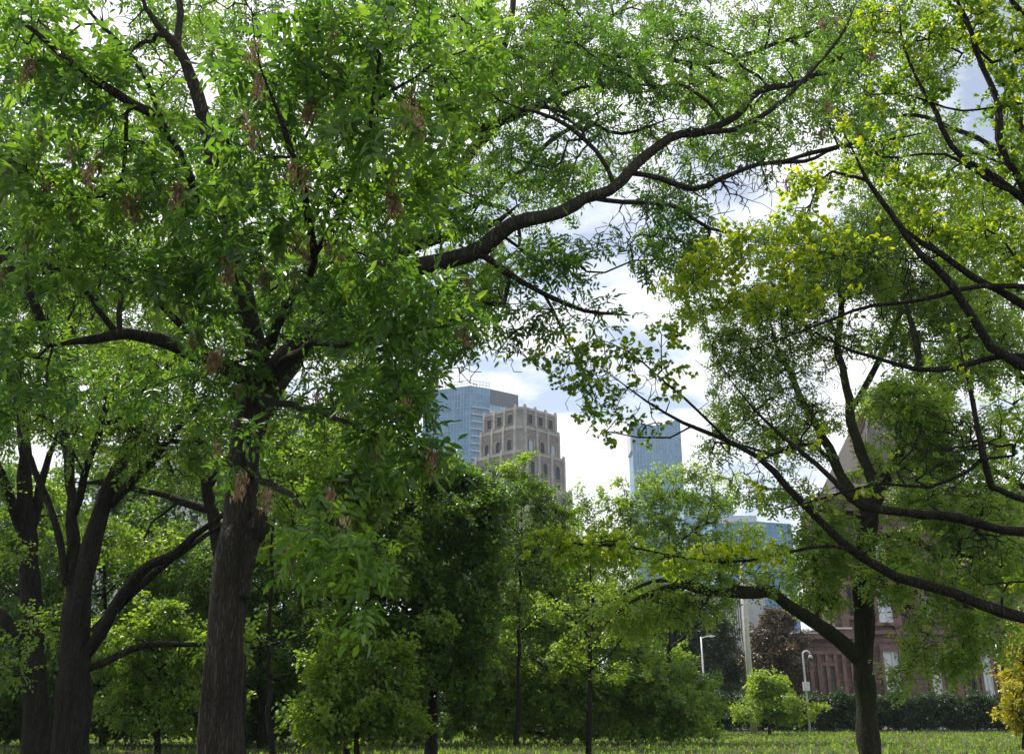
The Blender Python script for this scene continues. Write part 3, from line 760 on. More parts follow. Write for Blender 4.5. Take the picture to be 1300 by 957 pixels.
    p = MB(); y = Yp-Y
    p.box(a-.35, b+.3, y-.35, -.4, zp+.002, zp+.45); p.box(a-.15, b+.1, y-.15, y-.002, zp-1.3, zp-1.0)
    for x in np.linspace(a+.3, b-.3, 7): p.box(x-.16, x+.16, y-.22, y-.003, 0, zp-1.32)
    p.build('porch_pilasters', M['brown_trim'], root)
    p = MB(); p.box(a-.4, a+3.2, y-.45, -.5, zp+.452, zp+.55); p.box(a+2.0, b+.3, y+.6, -.5, zp+.9, zp+1.05); p.build('porch_lit_ledges', M['lead_lit_ledge'], root)  # sunlit white of the stepped ledges, put into the pale colour
    p = MB(); p.box(a+2.3, b-.2, y+.8, -.5, zp+.46, zp+.9); p.build('porch_parapet', M['brown_trim'], root)
    d = MB(); da = Xt(1045, 860, Yp)-xL; db = Xt(1060, 860, Yp)-xL; zd = Zt(845, Yp)
    d.box(da, db, y-.05, y-.001, 0.3, zd); dd = d.build('door', M['sash'], root)
    d = MB(); d.box(da-.25, da, y-.25, y-.002, .3, zd+.3); d.box(db, db+.25, y-.25, y-.002, .3, zd+.3); d.box(da, db, y-.25, y-.002, zd, zd+.3); d.build('door_surround', M['brown_trim'], dd)
    # tower block and pyramid roof behind
    Yt = 8.1; ta, tb = Xt(1098, 600, Y+Yt)-xL, Xt(1222, 600, Y+Yt)-xL; ze = Zt(592, Y+Yt); za = Zt(500, Y+Yt+8)
    q = MB(); q.box(ta+.6, tb-.6, Yt, Yt+17, zt-2, ze); q.build('tower_wall', M['brownstone'], root)
    q = MB(); mx_ = (ta+tb)/2; q.prism([(ta, Yt-.5), (tb, Yt-.5), (tb, Yt+17.5), (ta, Yt+17.5)], ze+.002, za, [(mx_-.8, Yt+7.8), (mx_+.8, Yt+7.8), (mx_+.8, Yt+9.2), (mx_-.8, Yt+9.2)])
    q.build('pyramid_roof', M['slate'], root)
    for x in (mx_-4, mx_, mx_+4):
        q = MB(); q.box(x-.6, x+.6, Yt-.06, Yt-.002, ze-4.2, ze-1.2); q.build('tower_window', M['pane'], root)
    q = MB(); q.box(ta+1.5, ta+3.5, Yt+6, Yt+8, ze, ze+8); q.build('chimney', M['brown_trim'], root)
legislature()
def grey_block():
    Y = 130.; a, b = Xt(118, 620, Y), Xt(262, 620, Y); cx = (a+b)/2; zt = Zt(574, Y)
    root = empty('grey_apartment_building', (cx, Y, 0), 'plain pale grey building with a dark roof glimpsed between the left stems', 'building')
    q = MB(); q.box(a-cx, b-cx, 0, 16, 0, zt); q.build('wall', M['conc_pale'], root)
    q = MB(); q.box(a-cx-.4, b-cx+.4, -.4, 16.4, zt+.002, zt+.9); q.build('roof_edge', M['charcoal'], root)
    base = None
    for j in range(7):
        for i in range(7):
            x = a-cx+1.5+i*2.05; z = zt-2.6-j*3.3
            if z < 3: continue
            if base is None:
                f = MB(); f.box(-.6, -.5, -.12, -.002, -.9, .9); f.box(.5, .6, -.12, -.002, -.9, .9); f.box(-.5, .5, -.12, -.002, .8, .9); f.box(-.7, .7, -.2, -.002, -1.02, -.9)
                fo = f.build('window', M['slab'], root); g = MB(); g.box(-.5, .5, -.05, -.003, -.9, .8); go = g.build('pane', M['pane'], fo); base = (fo, go); fo.location = (x, 0, z)
            else:
                c = base[0].copy(); COL.objects.link(c); c.parent = root; c.location = (x, 0, z)
                d = base[1].copy(); COL.objects.link(d); d.parent = c
grey_block()

# ================================================================== STREET FURNITURE
M['steel'] = noisy('galvanised_steel', (0.42,0.43,0.44), (0.55,0.56,0.57), 6, .5, 0, metal=.3)
M['polec'] = noisy('concrete_pole', (0.36,0.36,0.31), (0.46,0.46,0.41), 5, .8, .1)
M['lens'] = glass('lamp_lens', (.6,.6,.58), .3)
M['cam_dark'] = glass('camera_dome', (.03,.03,.035), .1)
def lamp(px, pyhead, Y, label, side=1):
    x = Xt(px, pyhead, Y); z = Zt(pyhead, Y); root = empty('street_lamp', (x, Y, 0), label, 'street lamp', 'street lamps by the road')
    m = MB(); m.tube([(0,0,0),(0,0,z*.5),(0,0,z)], [.11,.085,.06], 12); m.tube([(0,0,0),(0,0,.5)], [.16,.14], 12); m.build('pole', M['steel'], root, smooth=True)
    m = MB(); m.tube([(0,0,z-.15),(side*.25,0,z-.03),(side*.55,0,z)], [.045,.04,.035], 8); m.build('arm', M['steel'], root, smooth=True)
    # cobra head: flattened lozenge
    V = []; n = 12; rings = [(.35,.05,.04),(.5,.13,.07),(.8,.17,.09),(1.05,.13,.07),(1.2,.04,.03)]
    for rx, ry, rz in rings:
        for i in range(n):
            th = 2*math.pi*i/n; zz = math.sin(th); V.append((side*rx, ry*math.cos(th), z+.02+(rz*zz if zz > 0 else rz*.35*zz)))
    Fc = [(a*n+i, a*n+(i+1) % n, (a+1)*n+(i+1) % n, (a+1)*n+i) for a in range(4) for i in range(n)]+[tuple(range(n)), tuple(range(4*n, 5*n))]
    m = MB(); m.add(V, Fc); h = m.build('lamp_head', M['steel'], root, smooth=True)
    m = MB(); m.box(side*.6 if side > 0 else -.98, .98 if side > 0 else -.6, -.1, .1, z-.045, z-.012); m.build('lens', M['lens'], h)
    return root
lamp(890, 808, 85., 'grey cobra-head street lamp beside the dark green far tree')
lamp(1263, 808, 84., 'grey cobra-head street lamp in front of the brownstone arches', side=-1)
def utility_pole():
    Y = 60.; x = Xt(952, 860, Y); root = empty('utility_pole', (x, Y, 0), 'tall pale utility pole with brackets left of the bronze-leaved tree', 'pole')
    m = MB(); m.tube([(0,0,0),(0,0,5),(0,0,10.2)], [.19,.165,.13], 14); m.build('pole', M['polec'], root, smooth=True)
    m = MB()
    for z in (7.6, 9.4): m.tube([(0,-.02,z-.03),(0,-.02,z+.03)], [.2,.2], 14)
    m.build('steel_band', M['steel'], root)
    m = MB(); m.tube([(0,0,7.6),(.5,0,7.45),(.95,0,7.6),(1.3,0,8.1)], .03, 6); m.build('bracket', M['steel'], root, smooth=True)
    m = MB(); m.tube([(0,-.18,7.4),(0,-.24,7.6)], [.06,.05], 8); m.build('insulator', M['slab'], root)
    def wire(name, a, b, sag, label):
        a = np.array(a); b = np.array(b); pts = [a+(b-a)*t-np.array((0,0,sag*4*t*(1-t))) for t in np.linspace(0, 1, 24)]
        m = MB(); m.tube([p-a for p in pts], .018, 5); o = m.build(name, M['sash'], smooth=True); o.location = a; tag(o, label, 'cable', 'cables of the utility pole')
    wire('overhead_cable', (x, Y-.2, 7.5), (x-26, Y-6, 6.6), .8, 'thin dark cable running left from the pale utility pole into the trees')
    wire('overhead_cable', (x, Y-.2, 9.4), (x+30, Y+9, 9.2), .7, 'thin dark cable running right from the pale utility pole to the brownstone building')
utility_pole()
def cctv():
    Y = 62.; x = Xt(1021, 850, Y); zt = Zt(826, Y); root = empty('security_camera_pole', (x, Y, 0), 'white hooked security camera pole by the brownstone porch', 'camera pole')
    m = MB(); r = .22
    pts = [(0,0,0),(0,0,zt-r)]+[(r-r*math.cos(t), 0, zt-r+r*math.sin(t)) for t in np.linspace(.2, math.pi*.95, 9)]
    m.tube(pts, [.07]+[.05]*10, 10); m.build('pole', M['slab'], root, smooth=True)
    m = MB(); m.tube([(2*r,0,zt-r),(2*r,0,zt-r-.18)], [.06,.16], 12); m.build('camera_housing', M['slab'], root, smooth=True)
    m = MB(); m.tube([(2*r,0,zt-r-.181),(2*r,0,zt-r-.27),(2*r,0,zt-r-.33)], [.14,.12,.04], 12); m.build('camera_dome', M['cam_dark'], root, smooth=True)
    m = MB(); m.box(-.2, .2, -.19, -.05, zt-2.25, zt-1.75); m.build('control_box', M['steel'], root, bev=.02)
cctv()
#TREES_START
exec_trees = True

# ================================================================== TREES
# ---- main ash
ash_limbs = [
 [(274,1075,14,78),(279,960,14,64),(283,867,14,58),(290,760,14,51),(296,700,14,51),(303,660,14,50),(306,615,14,43),(312,560,14,41),(319,515,14,46),(327,480,14,56)],
 # big right limb
 [(330,490,14,40),(362,455,13.8,34),(400,415,13.5,32),(450,375,13.2,32),(510,342,13,31),(570,326,13,25),(612,313,13,25),(632,300,13,22),(650,292,13,21),(700,277,13,19),(742,250,13.2,18),(762,245,13.2,17),(800,220,13.4,16),(826,197,13.6,15),(868,172,13.8,13),(930,150,14,11),(965,120,14.2,10),(1030,95,14.4,8),(1085,55,14.6,6),(1105,5,14.8,4)],
 [(440,380,13.2,22),(480,340,13.6,20),(540,308,14,18),(600,296,14.2,13),(655,262,14.4,8)],
 # limb rising through the middle
 [(400,415,13.5,26),(450,365,13.9,24),(500,305,14.2,23),(530,262,14.4,20),(565,212,14.6,18),(600,170,14.8,15),(640,152,15,10),(700,128,15.2,8),(760,108,15.3,6),(830,112,15.4,4)],
 [(600,170,14.8,12),(612,120,15,12),(640,60,15.2,10),(652,5,15.4,9),(655,-60,15.6,6)],
 [(640,152,15,8),(690,135,15,7),(740,150,15,6),(790,170,15,5),(850,150,15,4)],
 # upright limb left
 [(330,480,14,36),(318,420,13.6,30),(305,360,13.2,27),(292,290,12.8,24),(280,220,12.4,22),(262,160,12.1,20),(245,115,11.9,18),(222,60,11.7,14),(190,10,11.5,12),(170,-40,11.4,8)],
 [(226,68,11.8,11),(226,30,11.9,11),(230,-40,12,9)],
 # left limb
 [(318,482,14,30),(285,468,13.6,24),(240,450,13.2,20),(205,433,12.8,19),(165,425,12.5,17),(120,428,12.2,15),(65,440,12,12)],
 [(62,440,12,11),(50,415,11.9,13),(38,375,11.8,12),(15,340,11.7,11),(-20,300,11.6,9),(-60,260,11.5,6)],
 [(150,426,12.4,10),(130,400,12.3,10),(105,365,12.2,9),(70,345,12.1,8),(10,315,12,6)],
 [(152,424,12.4,9),(154,400,12.4,8),(156,372,12.4,8)],
 [(285,468,13.6,12),(240,420,13,11),(200,385,12.6,10),(165,362,12.3,7),(115,330,12,5)],
 # foreground limb reaching over the viewer
 [(300,350,13,14),(262,270,11.5,13),(215,160,10.2,13),(165,132,9.8,14),(100,90,9.4,12),(40,40,9.2,11),(-20,-10,9,10)],
 [(205,150,10.2,8),(185,95,10,8),(150,50,9.9,7),(105,0,9.8,5)],
 [(320,470,14,20),(360,400,12.2,14),(395,330,10.6,12),(390,250,9.6,10),(360,170,9,9),(330,90,8.6,7),(320,10,8.4,5)],
 [(395,330,10.6,10),(440,250,9.8,9),(470,160,9.3,8),(480,60,9,6)],
 [(345,470,14,16),(400,440,12.5,12),(470,430,11.2,10),(530,420,10.6,7),(590,410,10.3,4)],
 [(325,500,13.8,12),(385,520,12.4,9),(450,540,11.2,8),(530,560,10.6,5)],
 [(325,600,13.8,10),(380,640,12,8),(430,670,10.5,6),(480,690,9.8,4)],
 # down-sweeping secondary of the right limb
 [(600,318,13,10),(640,345,13,9),(690,372,13.1,8),(740,395,13.2,6),(800,402,13.3,4)],
 [(690,372,13.1,5),(715,420,13.1,4),(740,470,13.2,3),(758,515,13.2,2)],
 [(745,250,13.2,8),(790,255,13.3,7),(850,262,13.4,6),(900,290,13.5,5),(960,300,13.6,3)],
 [(805,220,13.4,9),(860,232,13.4,9),(900,235,13.5,8),(960,210,13.6,7),(1020,205,13.7,6),(1080,185,13.8,4),(1140,195,13.9,3)],
 [(880,166,13.9,9),(930,165,13.9,8),(990,130,14,7),(1050,70,14.1,5),(1090,0,14.2,4)],
 [(780,235,13.3,7),(760,190,13.2,7),(700,150,13.1,6),(660,140,13,5)],
 [(985,208,13.6,6),(1050,190,13.4,7),(1110,180,13.2,5),(1170,170,13,4)],
]
ash_cl = []
ash_cl += jgrid(-40, 640, -60, 470, 88, 13.8, 62, 1.6)
ash_cl += [(640,60,14,60,45),(720,50,14,60,45),(780,90,14,55,40,1.4),(850,50,14.3,60,45),(930,70,14.4,60,45),(1000,90,14.5,60,45),(1060,60,14.5,55,45),(1105,120,14.3,50,50),
 (1050,150,14,55,35),(980,170,13.8,50,30),(1120,190,13.8,45,30),(900,130,14,50,35),(840,110,14,50,35,1.3),(700,140,13.6,60,35,1.4),(760,150,13.4,50,30,1.3),(650,200,13.5,45,35),(700,215,13.5,40,28),
 (605,250,13.4,45,35),(660,315,13.2,22,12,.7),(730,320,13,50,25,.7),(640,385,13,50,26,.8),(700,395,13,50,24,.8),(760,395,13.2,45,22,.6),(590,390,13,40,30),
 (830,265,13.4,42,26),(880,275,13.4,40,28),(810,330,13.2,38,26,.7),(850,330,13.4,30,22,.7),(900,220,13.6,40,22,.8),(960,200,13.7,45,25,.8),(560,420,13,45,30)]
ash_cl += [(700,330,13.3,50,30,1.3),(640,350,13.2,45,26,1.2),(745,345,13.3,36,36,1),(860,305,14,40,36,1.3),(830,255,14.2,40,26,1.2),(880,330,14,36,30,1.2),(700,90,15,70,50,1.4),(780,60,15.2,60,50,1.3),(650,130,15,60,40,1.3),(740,190,15,60,30,1.3),(820,160,15.4,60,36,1.4),(900,180,15,50,30,1.3),(960,130,15,60,40,1.3),(660,240,14.5,50,30,1.2),(800,310,14.4,24,34,.9),(720,235,14.8,40,24,1.2),(600,290,14,30,20,1),(780,430,13.2,40,14,.6),(670,425,13,50,18,.8)]
near = [(400,55,9.2,85,60),(500,50,9.1,80,60),(560,115,9.4,55,60),(480,150,9,80,50),(340,200,9.4,60,50),(120,110,9.6,60,45),(50,50,9.4,60,50),(30,200,10,60,60),(130,250,10.5,70,45),
 (230,240,10.3,60,45),(310,290,10,70,45),(430,240,9.6,60,50),(60,330,11,70,50),(200,330,11,70,45),(520,230,9.8,55,45),(480,330,10.5,50,40),(400,360,11,60,40),(545,395,10.4,50,38),(350,110,9,50,50),(280,60,10,26,30,.7),
 (470,430,11,55,35),(520,475,10.8,32,38),(500,520,10.6,42,40,1.1),(535,560,10.6,32,30,1.1),(470,560,11,45,32,.8),(420,500,11.4,40,28,.7),(250,340,11,50,40),(160,180,10,55,40),(600,70,9.8,35,55,.8),
 (430,665,10,50,26,.8),(480,690,9.8,45,22,.8),(445,610,10.6,50,26,.7),(395,700,10.4,30,26,.8),(300,545,11.2,35,18,.7),(320,590,11,30,15,.6),(10,420,11,50,40,.8),(20,520,11.6,45,38,.7),(60,490,12,50,30,.7),(470,760,10.2,34,24,.6),(215,500,12.5,60,30,.7),(270,395,11.5,40,30)]
ash, ash_root, ash_base = tree('ash_tree', 'big ash tree with thick knobbly trunk, long right-arching limb and brown seed bunches', 'tree',
    ash_limbs, ash_cl+[(*c[:5], (c[5] if len(c) > 5 else 1)*.5) for c in near], 'pinnate', M['ash'], M['bark_ash'], dens=4.6, lsize=1.18, per=1.15, tip=0.005, maxcnt=3, step=0.2, expo=0.40, rmax=0.06, lfun=lambda b: np.clip(1.12-0.12*(b[:, 1]-10.5), .66, 1.12),
    bare=[(740,130,14,90,50),(850,170,13.7,80,50),(920,240,13.5,80,40,1.3),(800,290,13.3,50,50),(700,390,13.1,70,50,.8),(650,450,12.5,50,24,.8),(590,470,11.5,30,24,.8),(760,470,13.2,30,60,.5),(980,220,13.8,70,40),(560,400,12,50,30),(100,380,12.2,80,50),(380,420,12.5,60,50),(290,330,12,80,60),(120,320,11.8,90,50),(430,520,12,50,50,.7),(160,60,11.8,90,60,.7)])
# burls on the trunk
def burl(c, r, seed, name='burl'):
    V = []; n, m_ = 14, 9; g = np.random.default_rng(seed)
    for i in range(m_+1):
        ph = math.pi*i/m_
        for j in range(n):
            th = 2*math.pi*j/n; q = 1+0.14*math.sin(3*th+seed)+0.10*math.sin(5*ph+seed)
            V.append((c[0]+r[0]*q*math.sin(ph)*math.cos(th), c[1]+r[1]*q*math.sin(ph)*math.sin(th), c[2]+r[2]*q*math.cos(ph)))
    Fc = [(i*n+j, i*n+(j+1) % n, (i+1)*n+(j+1) % n, (i+1)*n+j) for i in range(m_) for j in range(n)]
    b = MB(); b.add(V, Fc); b.build(name, M['bark_ash'], ash_root, smooth=True)
for px, py, rr in ((327, 668, (.15,.18,.2)), (311, 748, (.09,.13,.16)), (303, 700, (.235,.25,.5))):
    c = P(px, py, 13.9)-ash_base; burl(c, rr, px)
# bunches of dry winged seeds
def key_bunch(seed):
    g = np.random.default_rng(seed); V = []
    for i in range(60):
        t = g.uniform(0, 1); base = np.array((g.normal(0, .022), g.normal(0, .022), -t*0.17))
        d = np.array((g.normal(0, .28), g.normal(0, .28), -1.)); d /= np.linalg.norm(d)
        s = np.cross(d, g.normal(0, 1, 3)); s /= np.linalg.norm(s)
        V.extend(hexleaf(base, d, s, np.cross(d, s), g.uniform(.035, .055), .011))
    V.extend(hexleaf(np.array((0, 0, .03)), np.array((0, 0, -1.)), np.array((1., 0, 0)), np.array((0, 1., 0)), .25, .012, .1, 0))
    V = np.array(V); n = len(V)//6
    return V, np.concatenate([np.array([[0,1,2,3],[0,3,4,5]])+6*i for i in range(n)])
keys = [(38,75),(75,190),(85,212),(62,170),(5,210),(225,230),(232,245),(330,75),(435,85),(430,60),(520,110),(525,135),(398,120),(380,205),(322,150),(185,235),(165,240),(45,260),(95,250),(240,430),(262,440),(272,432),(305,485),(385,300),(430,300),(500,230),(507,255),
        (400,480),(400,600),(412,612),(258,640),(250,660),(306,662),(365,685),(432,655),(520,505),(552,562),(575,572),(540,540),(592,420),(1045,20),(1065,12),(1115,45),(1130,42),(1050,130),(1062,148),(1045,165),(1000,228),(1107,118),(1095,168),(290,320),(340,330),(370,310),(10,330),(120,200),(600,350),(480,560),(270,560)]
keys += [(x+random.uniform(-14, 14), y+random.uniform(-22, 22)) for x, y in keys if y < 480 and x < 560][:34]
proto = [None]*3
node_px, node_py = project(ash.pos[:ash.n])
for i, (px, py) in enumerate(keys):
    d = (node_px-px)**2+(node_py-py)**2 + 25*np.maximum(0, ash.pos[:ash.n, 1]-12)**2*(px < 620) + 9e5*(ash.rad[:ash.n] > .05) + 160*np.maximum(ash.pos[:ash.n, 1]-7, 0)
    p = ash.pos[int(np.argmin(d))]-ash_base; k = i % 3
    if proto[k] is None:
        V, Q = key_bunch(k); o = quad_mesh('seed_bunch', V, Q, M['key'], ash_root); proto[k] = o
    else:
        o = proto[k].copy(); COL.objects.link(o); o.parent = ash_root
    o.location = p; o.rotation_euler = (0, 0, i*1.7); o.scale = (1.8, 1.8, random.uniform(1.2, 1.9))

# ---- right-hand mossy tree
elm_limbs = [
 [(1102,1010,22,40),(1101,940,22,34),(1098,867,22,30),(1097,800,22,28),(1097,740,22,27),(1099,690,22,28),(1106,655,22,28),(1113,625,22,26)],
 [(1113,625,22,20),(1100,592,22.2,16),(1088,560,22.4,14),(1083,525,22.6,13),(1068,470,22.8,11),(1065,410,23,9),(1064,340,23,7),(1075,280,23,4)],
 [(1086,512,22.6,9),(1105,480,22.4,9),(1125,440,22.3,8),(1143,395,22.2,7),(1150,340,22,5)],
 [(1113,625,22,19),(1132,595,21.8,17),(1150,560,21.6,13),(1163,500,21.4,12),(1165,440,21.2,9),(1150,380,21,6),(1160,320,20.8,4)],
 [(1102,650,22,18),(1082,625,22.2,15),(1062,590,22.5,14),(1040,550,22.8,12),(1015,500,23,9),(990,450,23.2,6),(975,400,23.2,4)],
 [(1160,510,21.4,8),(1190,470,21,7),(1225,430,20.8,6),(1250,390,20.6,4)],
 [(1092,840,22,22),(1062,808,21.8,22),(1030,785,21.6,20),(1000,766,21.4,18),(972,750,21.2,17),(940,752,21,15),(905,750,20.8,12),(870,742,20.6,9),(830,750,20.4,7),(795,768,20.3,5),(762,800,20.2,3)],
 [(972,750,21.2,10),(935,748,21,9),(915,735,20.9,8),(912,715,20.8,6)],
 [(900,750,20.8,8),(860,738,20.6,7),(815,742,20.4,5),(770,765,20.3,4),(735,790,20.2,3)],
 [(1108,690,22,12),(1130,680,21.6,11),(1160,688,21.2,10),(1190,705,20.8,7),(1215,735,20.4,5),(1230,790,20.2,3)],
 [(1060,590,22.5,7),(1030,565,22.3,6),(1000,570,22,5),(960,590,21.8,4)],
]
elm_cl = [(1064,330,23,60,50),(1010,370,23,60,45),(960,400,23.2,55,50,.8),(930,440,23.2,45,55,.7),(905,480,23.2,36,50,.6),(980,470,23,55,45,.8),(1110,340,22.5,60,50),(1160,370,21.5,55,45),(1220,390,21,60,50),
 (1270,440,20.8,55,50,.8),(1210,470,21,50,40,.8),(1140,440,22,45,40,.6),(1040,430,23,50,40,.7),(950,530,22.8,50,40,.7),(905,560,22.5,40,28,.5),(1000,560,22.5,50,32,.7),(1040,520,22.8,45,35,.6),(1180,560,21.5,50,40,.6),(1240,560,21,50,45,.7),
 (960,620,22,40,30,.6),(1020,640,22,45,35,.6),(1180,640,21,60,40,.6),(1250,640,20.8,60,45,.7),(1040,700,22,45,40,.8),(1030,750,22,38,35,.7),(1060,660,21.8,35,26,.8),(980,735,21.2,40,18,.6),(895,768,20.8,42,18,.8),(850,765,20.6,45,28,1.1),(800,775,20.4,42,28,1.1),(920,720,20.8,45,24,.7),
 (1160,525,20.6,50,40,1.6),(1130,500,20.8,40,26,1),(1175,600,21.4,45,36,.8),(1110,590,22.6,30,30,.5),(1150,740,20.6,36,50,.7),(1200,740,20.5,45,45,.75),(1180,820,20.4,40,24,.7),(1240,790,20.3,45,40,.75),(1130,690,21,30,36,.7),(1270,720,20.3,45,45,.8),(1220,680,20.6,50,30,.9),(1120,730,20.6,26,40,.8),(1150,850,20.4,30,18,.7),(1225,840,20.4,40,20,.8),(1050,700,21.6,40,40,.8),(1045,760,21.8,30,20,.7),(1120,280,22.8,60,45,.8),(1000,310,23,60,40,.8),(885,400,23,34,50,.6),(1230,320,21.5,55,45,.8),(870,720,20.6,60,20,.7)]
tree('elm_tree', 'slender mossy tree with a straight trunk and forked top in front of the brownstone building', 'tree', elm_limbs, elm_cl, 'spray', M['elm'], M['bark_moss'],
     dens=22, lsize=1.0, per=1.5, tip=0.006, maxcnt=3, step=0.26, tint=(.68, .25), expo=0.42, rmax=0.07,
     bare=[(1000,480,23,80,60),(930,600,22.5,60,60),(1160,540,21.5,80,60),(1220,620,21,80,60),(1150,760,20.6,60,70),(1210,730,20.5,60,60),(860,770,20.6,80,34,1.5),(1040,620,22,60,50),(940,730,21,70,26)])

# ---- golden-leaved tree whose trunk stands just outside the right edge
gx = 12.5
gold_limbs = [
 [(1520,1180,gx,70),(1500,1000,gx,62),(1485,860,gx,58),(1470,760,gx,56),(1462,640,gx,52),(1460,520,gx,46),(1450,400,gx,40),(1440,280,gx,32),(1430,150,gx,24),(1425,0,gx,16)],
 [(1470,830,gx,30),(1400,812,12.2,26),(1300,785,12,22),(1240,770,12,20),(1180,745,12,18),(1140,728,12,17),(1100,703,12,15),(1050,663,12.1,14),(1000,618,12.2,12),(960,584,12.3,10),(920,558,12.4,9),(870,536,12.5,7),(820,507,12.6,5),(770,472,12.7,3.5),(720,440,12.8,2.5)],
 [(925,560,12.4,6),(885,520,12.4,5),(850,490,12.5,4),(800,450,12.6,3),(760,430,12.7,2)],
 [(880,540,12.5,4),(850,556,12.5,3.5),(810,556,12.6,2.5),(770,548,12.6,2)],
 [(1465,700,gx,24),(1380,682,12.3,20),(1300,672,12,18),(1220,662,11.8,17),(1150,652,11.7,15),(1100,640,11.7,13),(1060,605,11.8,10),(1010,565,11.9,8),(960,520,12,6),(925,480,12.1,4),(905,440,12.1,3)],
 [(1455,540,gx,26),(1380,500,12,22),(1300,458,11.6,20),(1262,437,11.5,17),(1238,405,11.4,15),(1205,362,11.3,14),(1165,325,11.2,12),(1135,275,11.1,10),(1100,225,11,9),(1085,192,11,6),(1060,150,11,4)],
 [(1450,460,gx,20),(1370,420,12,18),(1300,382,11.6,16),(1235,352,11.4,13),(1195,322,11.3,11),(1150,290,11.2,10),(1110,240,11.2,7)],
 [(1452,470,gx,14),(1370,372,11.8,11),(1300,362,11.5,10),(1220,368,11.4,9),(1160,382,11.4,8),(1080,398,11.5,6),(1000,428,11.6,4),(940,445,11.7,3)],
 [(1458,500,gx,15),(1380,455,11.9,12),(1300,450,11.7,11),(1230,464,11.6,10),(1170,470,11.6,9),(1110,452,11.7,7),(1050,428,11.8,5),(1000,400,11.9,3)],
 [(1462,640,gx,16),(1380,655,12,13),(1320,640,11.6,12),(1262,622,11.4,12),(1250,580,11.3,11),(1240,530,11.2,9),(1228,480,11.2,8),(1215,420,11.2,5)],
 [(1440,330,gx,20),(1380,300,12,19),(1320,262,11.7,18),(1290,225,11.6,15),(1272,180,11.5,13),(1266,130,11.5,11),(1240,60,11.4,9),(1215,5,11.4,8),(1200,-50,11.4,5)],
 [(1310,262,11.7,14),(1262,222,11.6,12),(1225,205,11.5,10),(1195,165,11.4,10),(1180,128,11.4,8),(1150,60,11.4,5),(1140,0,11.4,4)],
 [(1290,245,11.6,9),(1240,215,11.5,8),(1200,195,11.4,5),(1140,200,11.4,4),(1070,195,11.4,3)],
 [(1430,180,gx,14),(1370,110,12,12),(1320,50,11.7,11),(1285,0,11.6,10),(1260,-40,11.6,7)],
 [(1320,50,11.7,7),(1260,80,11.5,6),(1230,40,11.4,4),(1210,10,11.4,3)],
 [(1300,132,11.6,4),(1220,138,11.5,4),(1140,120,11.4,3.5),(1100,122,11.4,2)],
 [(1100,703,12,7),(1060,693,12,6),(1000,700,12,5.5),(950,710,12,5),(880,710,12,4.5),(810,700,12.1,3.5),(750,692,12.1,3),(690,684,12.2,2)],
 [(1250,580,11.3,7),(1180,620,11.4,6),(1120,612,11.5,5),(1040,632,11.6,4),(980,650,11.7,3)],
]
gold_cl = [(840,470,12.5,30,22,.9),(790,455,12.6,40,26,1),(740,450,12.7,45,22,1),(715,480,12.7,30,20,.9),(760,485,12.6,45,22,1),(780,520,12.6,32,16,.8),(820,540,12.6,35,18,.9),(770,548,12.6,24,10,.7),(850,510,12.5,26,16,.6),(690,450,12.8,26,16,.7),(745,520,12.7,26,12,.7),(840,425,12.5,40,20,.7),
 (700,683,12.2,42,14,1.3),(770,690,12.1,50,18,1.4),(840,708,12,50,14,1.3),(910,705,12,45,14,1.2),(970,700,12,40,14,1),(740,700,12.1,60,14,1),
 (900,340,12,45,28,1.1),(950,310,11.8,50,30,1.2),(1000,340,11.7,50,30,1.2),(1020,280,11.5,45,28,1.1),(960,380,11.8,50,26,1.1),(900,380,12,40,22,1),(1040,230,11.3,50,30,1),(1110,190,11.2,50,30,1),(1070,320,11.5,50,30,.9),(870,355,12.1,30,22,.8),
 (1180,50,11.4,50,40,1.1),(1240,30,11.4,45,40,1.1),(1290,60,11.6,45,45,1.1),(1160,110,11.4,45,35,1),(1275,130,11.5,42,36,1.1),(1290,200,11.6,42,32,1.1),(1200,230,11.4,45,26,1),(1140,230,11.3,42,26,1),(1250,290,11.5,60,32,1.1),(1180,290,11.4,50,26,1),(1290,330,11.6,45,30,1),
 (1220,0,11.5,60,30,1),(1280,-20,11.6,60,30,1),(1110,40,11.5,40,30,.8),(1100,110,11.4,36,26,.7),(1380,100,12,90,70,.8),(1400,300,12,90,80,.8),(1420,500,12.4,80,80,.7),(1280,740,12,40,20,.6),(1290,560,11.6,50,40,.35),(1040,400,11.8,55,20,.7),(1390,-60,12,90,60,.8),
 (980,620,12.2,24,14,.6),(1000,560,12,50,30,.2),(1130,590,11.6,60,40,.15)]
gold_limbs = [gold_limbs[0]]+[[(a, b, c, d*.83) for a, b, c, d in q_] for q_ in gold_limbs[1:]]
tree('golden_leaved_tree', 'golden green tree entering from beyond the right edge with long bare boughs across the picture', 'tree', gold_limbs, gold_cl, 'palmate', M['oak'], M['bark_dark'],
     dens=6.0, lsize=0.85, per=.75, tip=0.0042, maxcnt=3, step=0.2, expo=0.42, rmax=0.05, bare=[(790,490,12.6,80,50),(1050,430,11.8,120,50),(1200,560,11.4,90,60),(1250,690,11.8,60,40),(960,440,11.8,80,60),(1150,330,11.3,90,60),(1010,520,12,80,50,.7)], gaps=[(1225,95,30,45),(1240,170,28,26),(1205,130,22,18),(1060,250,36,16)], tint=(0.45, 0.25))

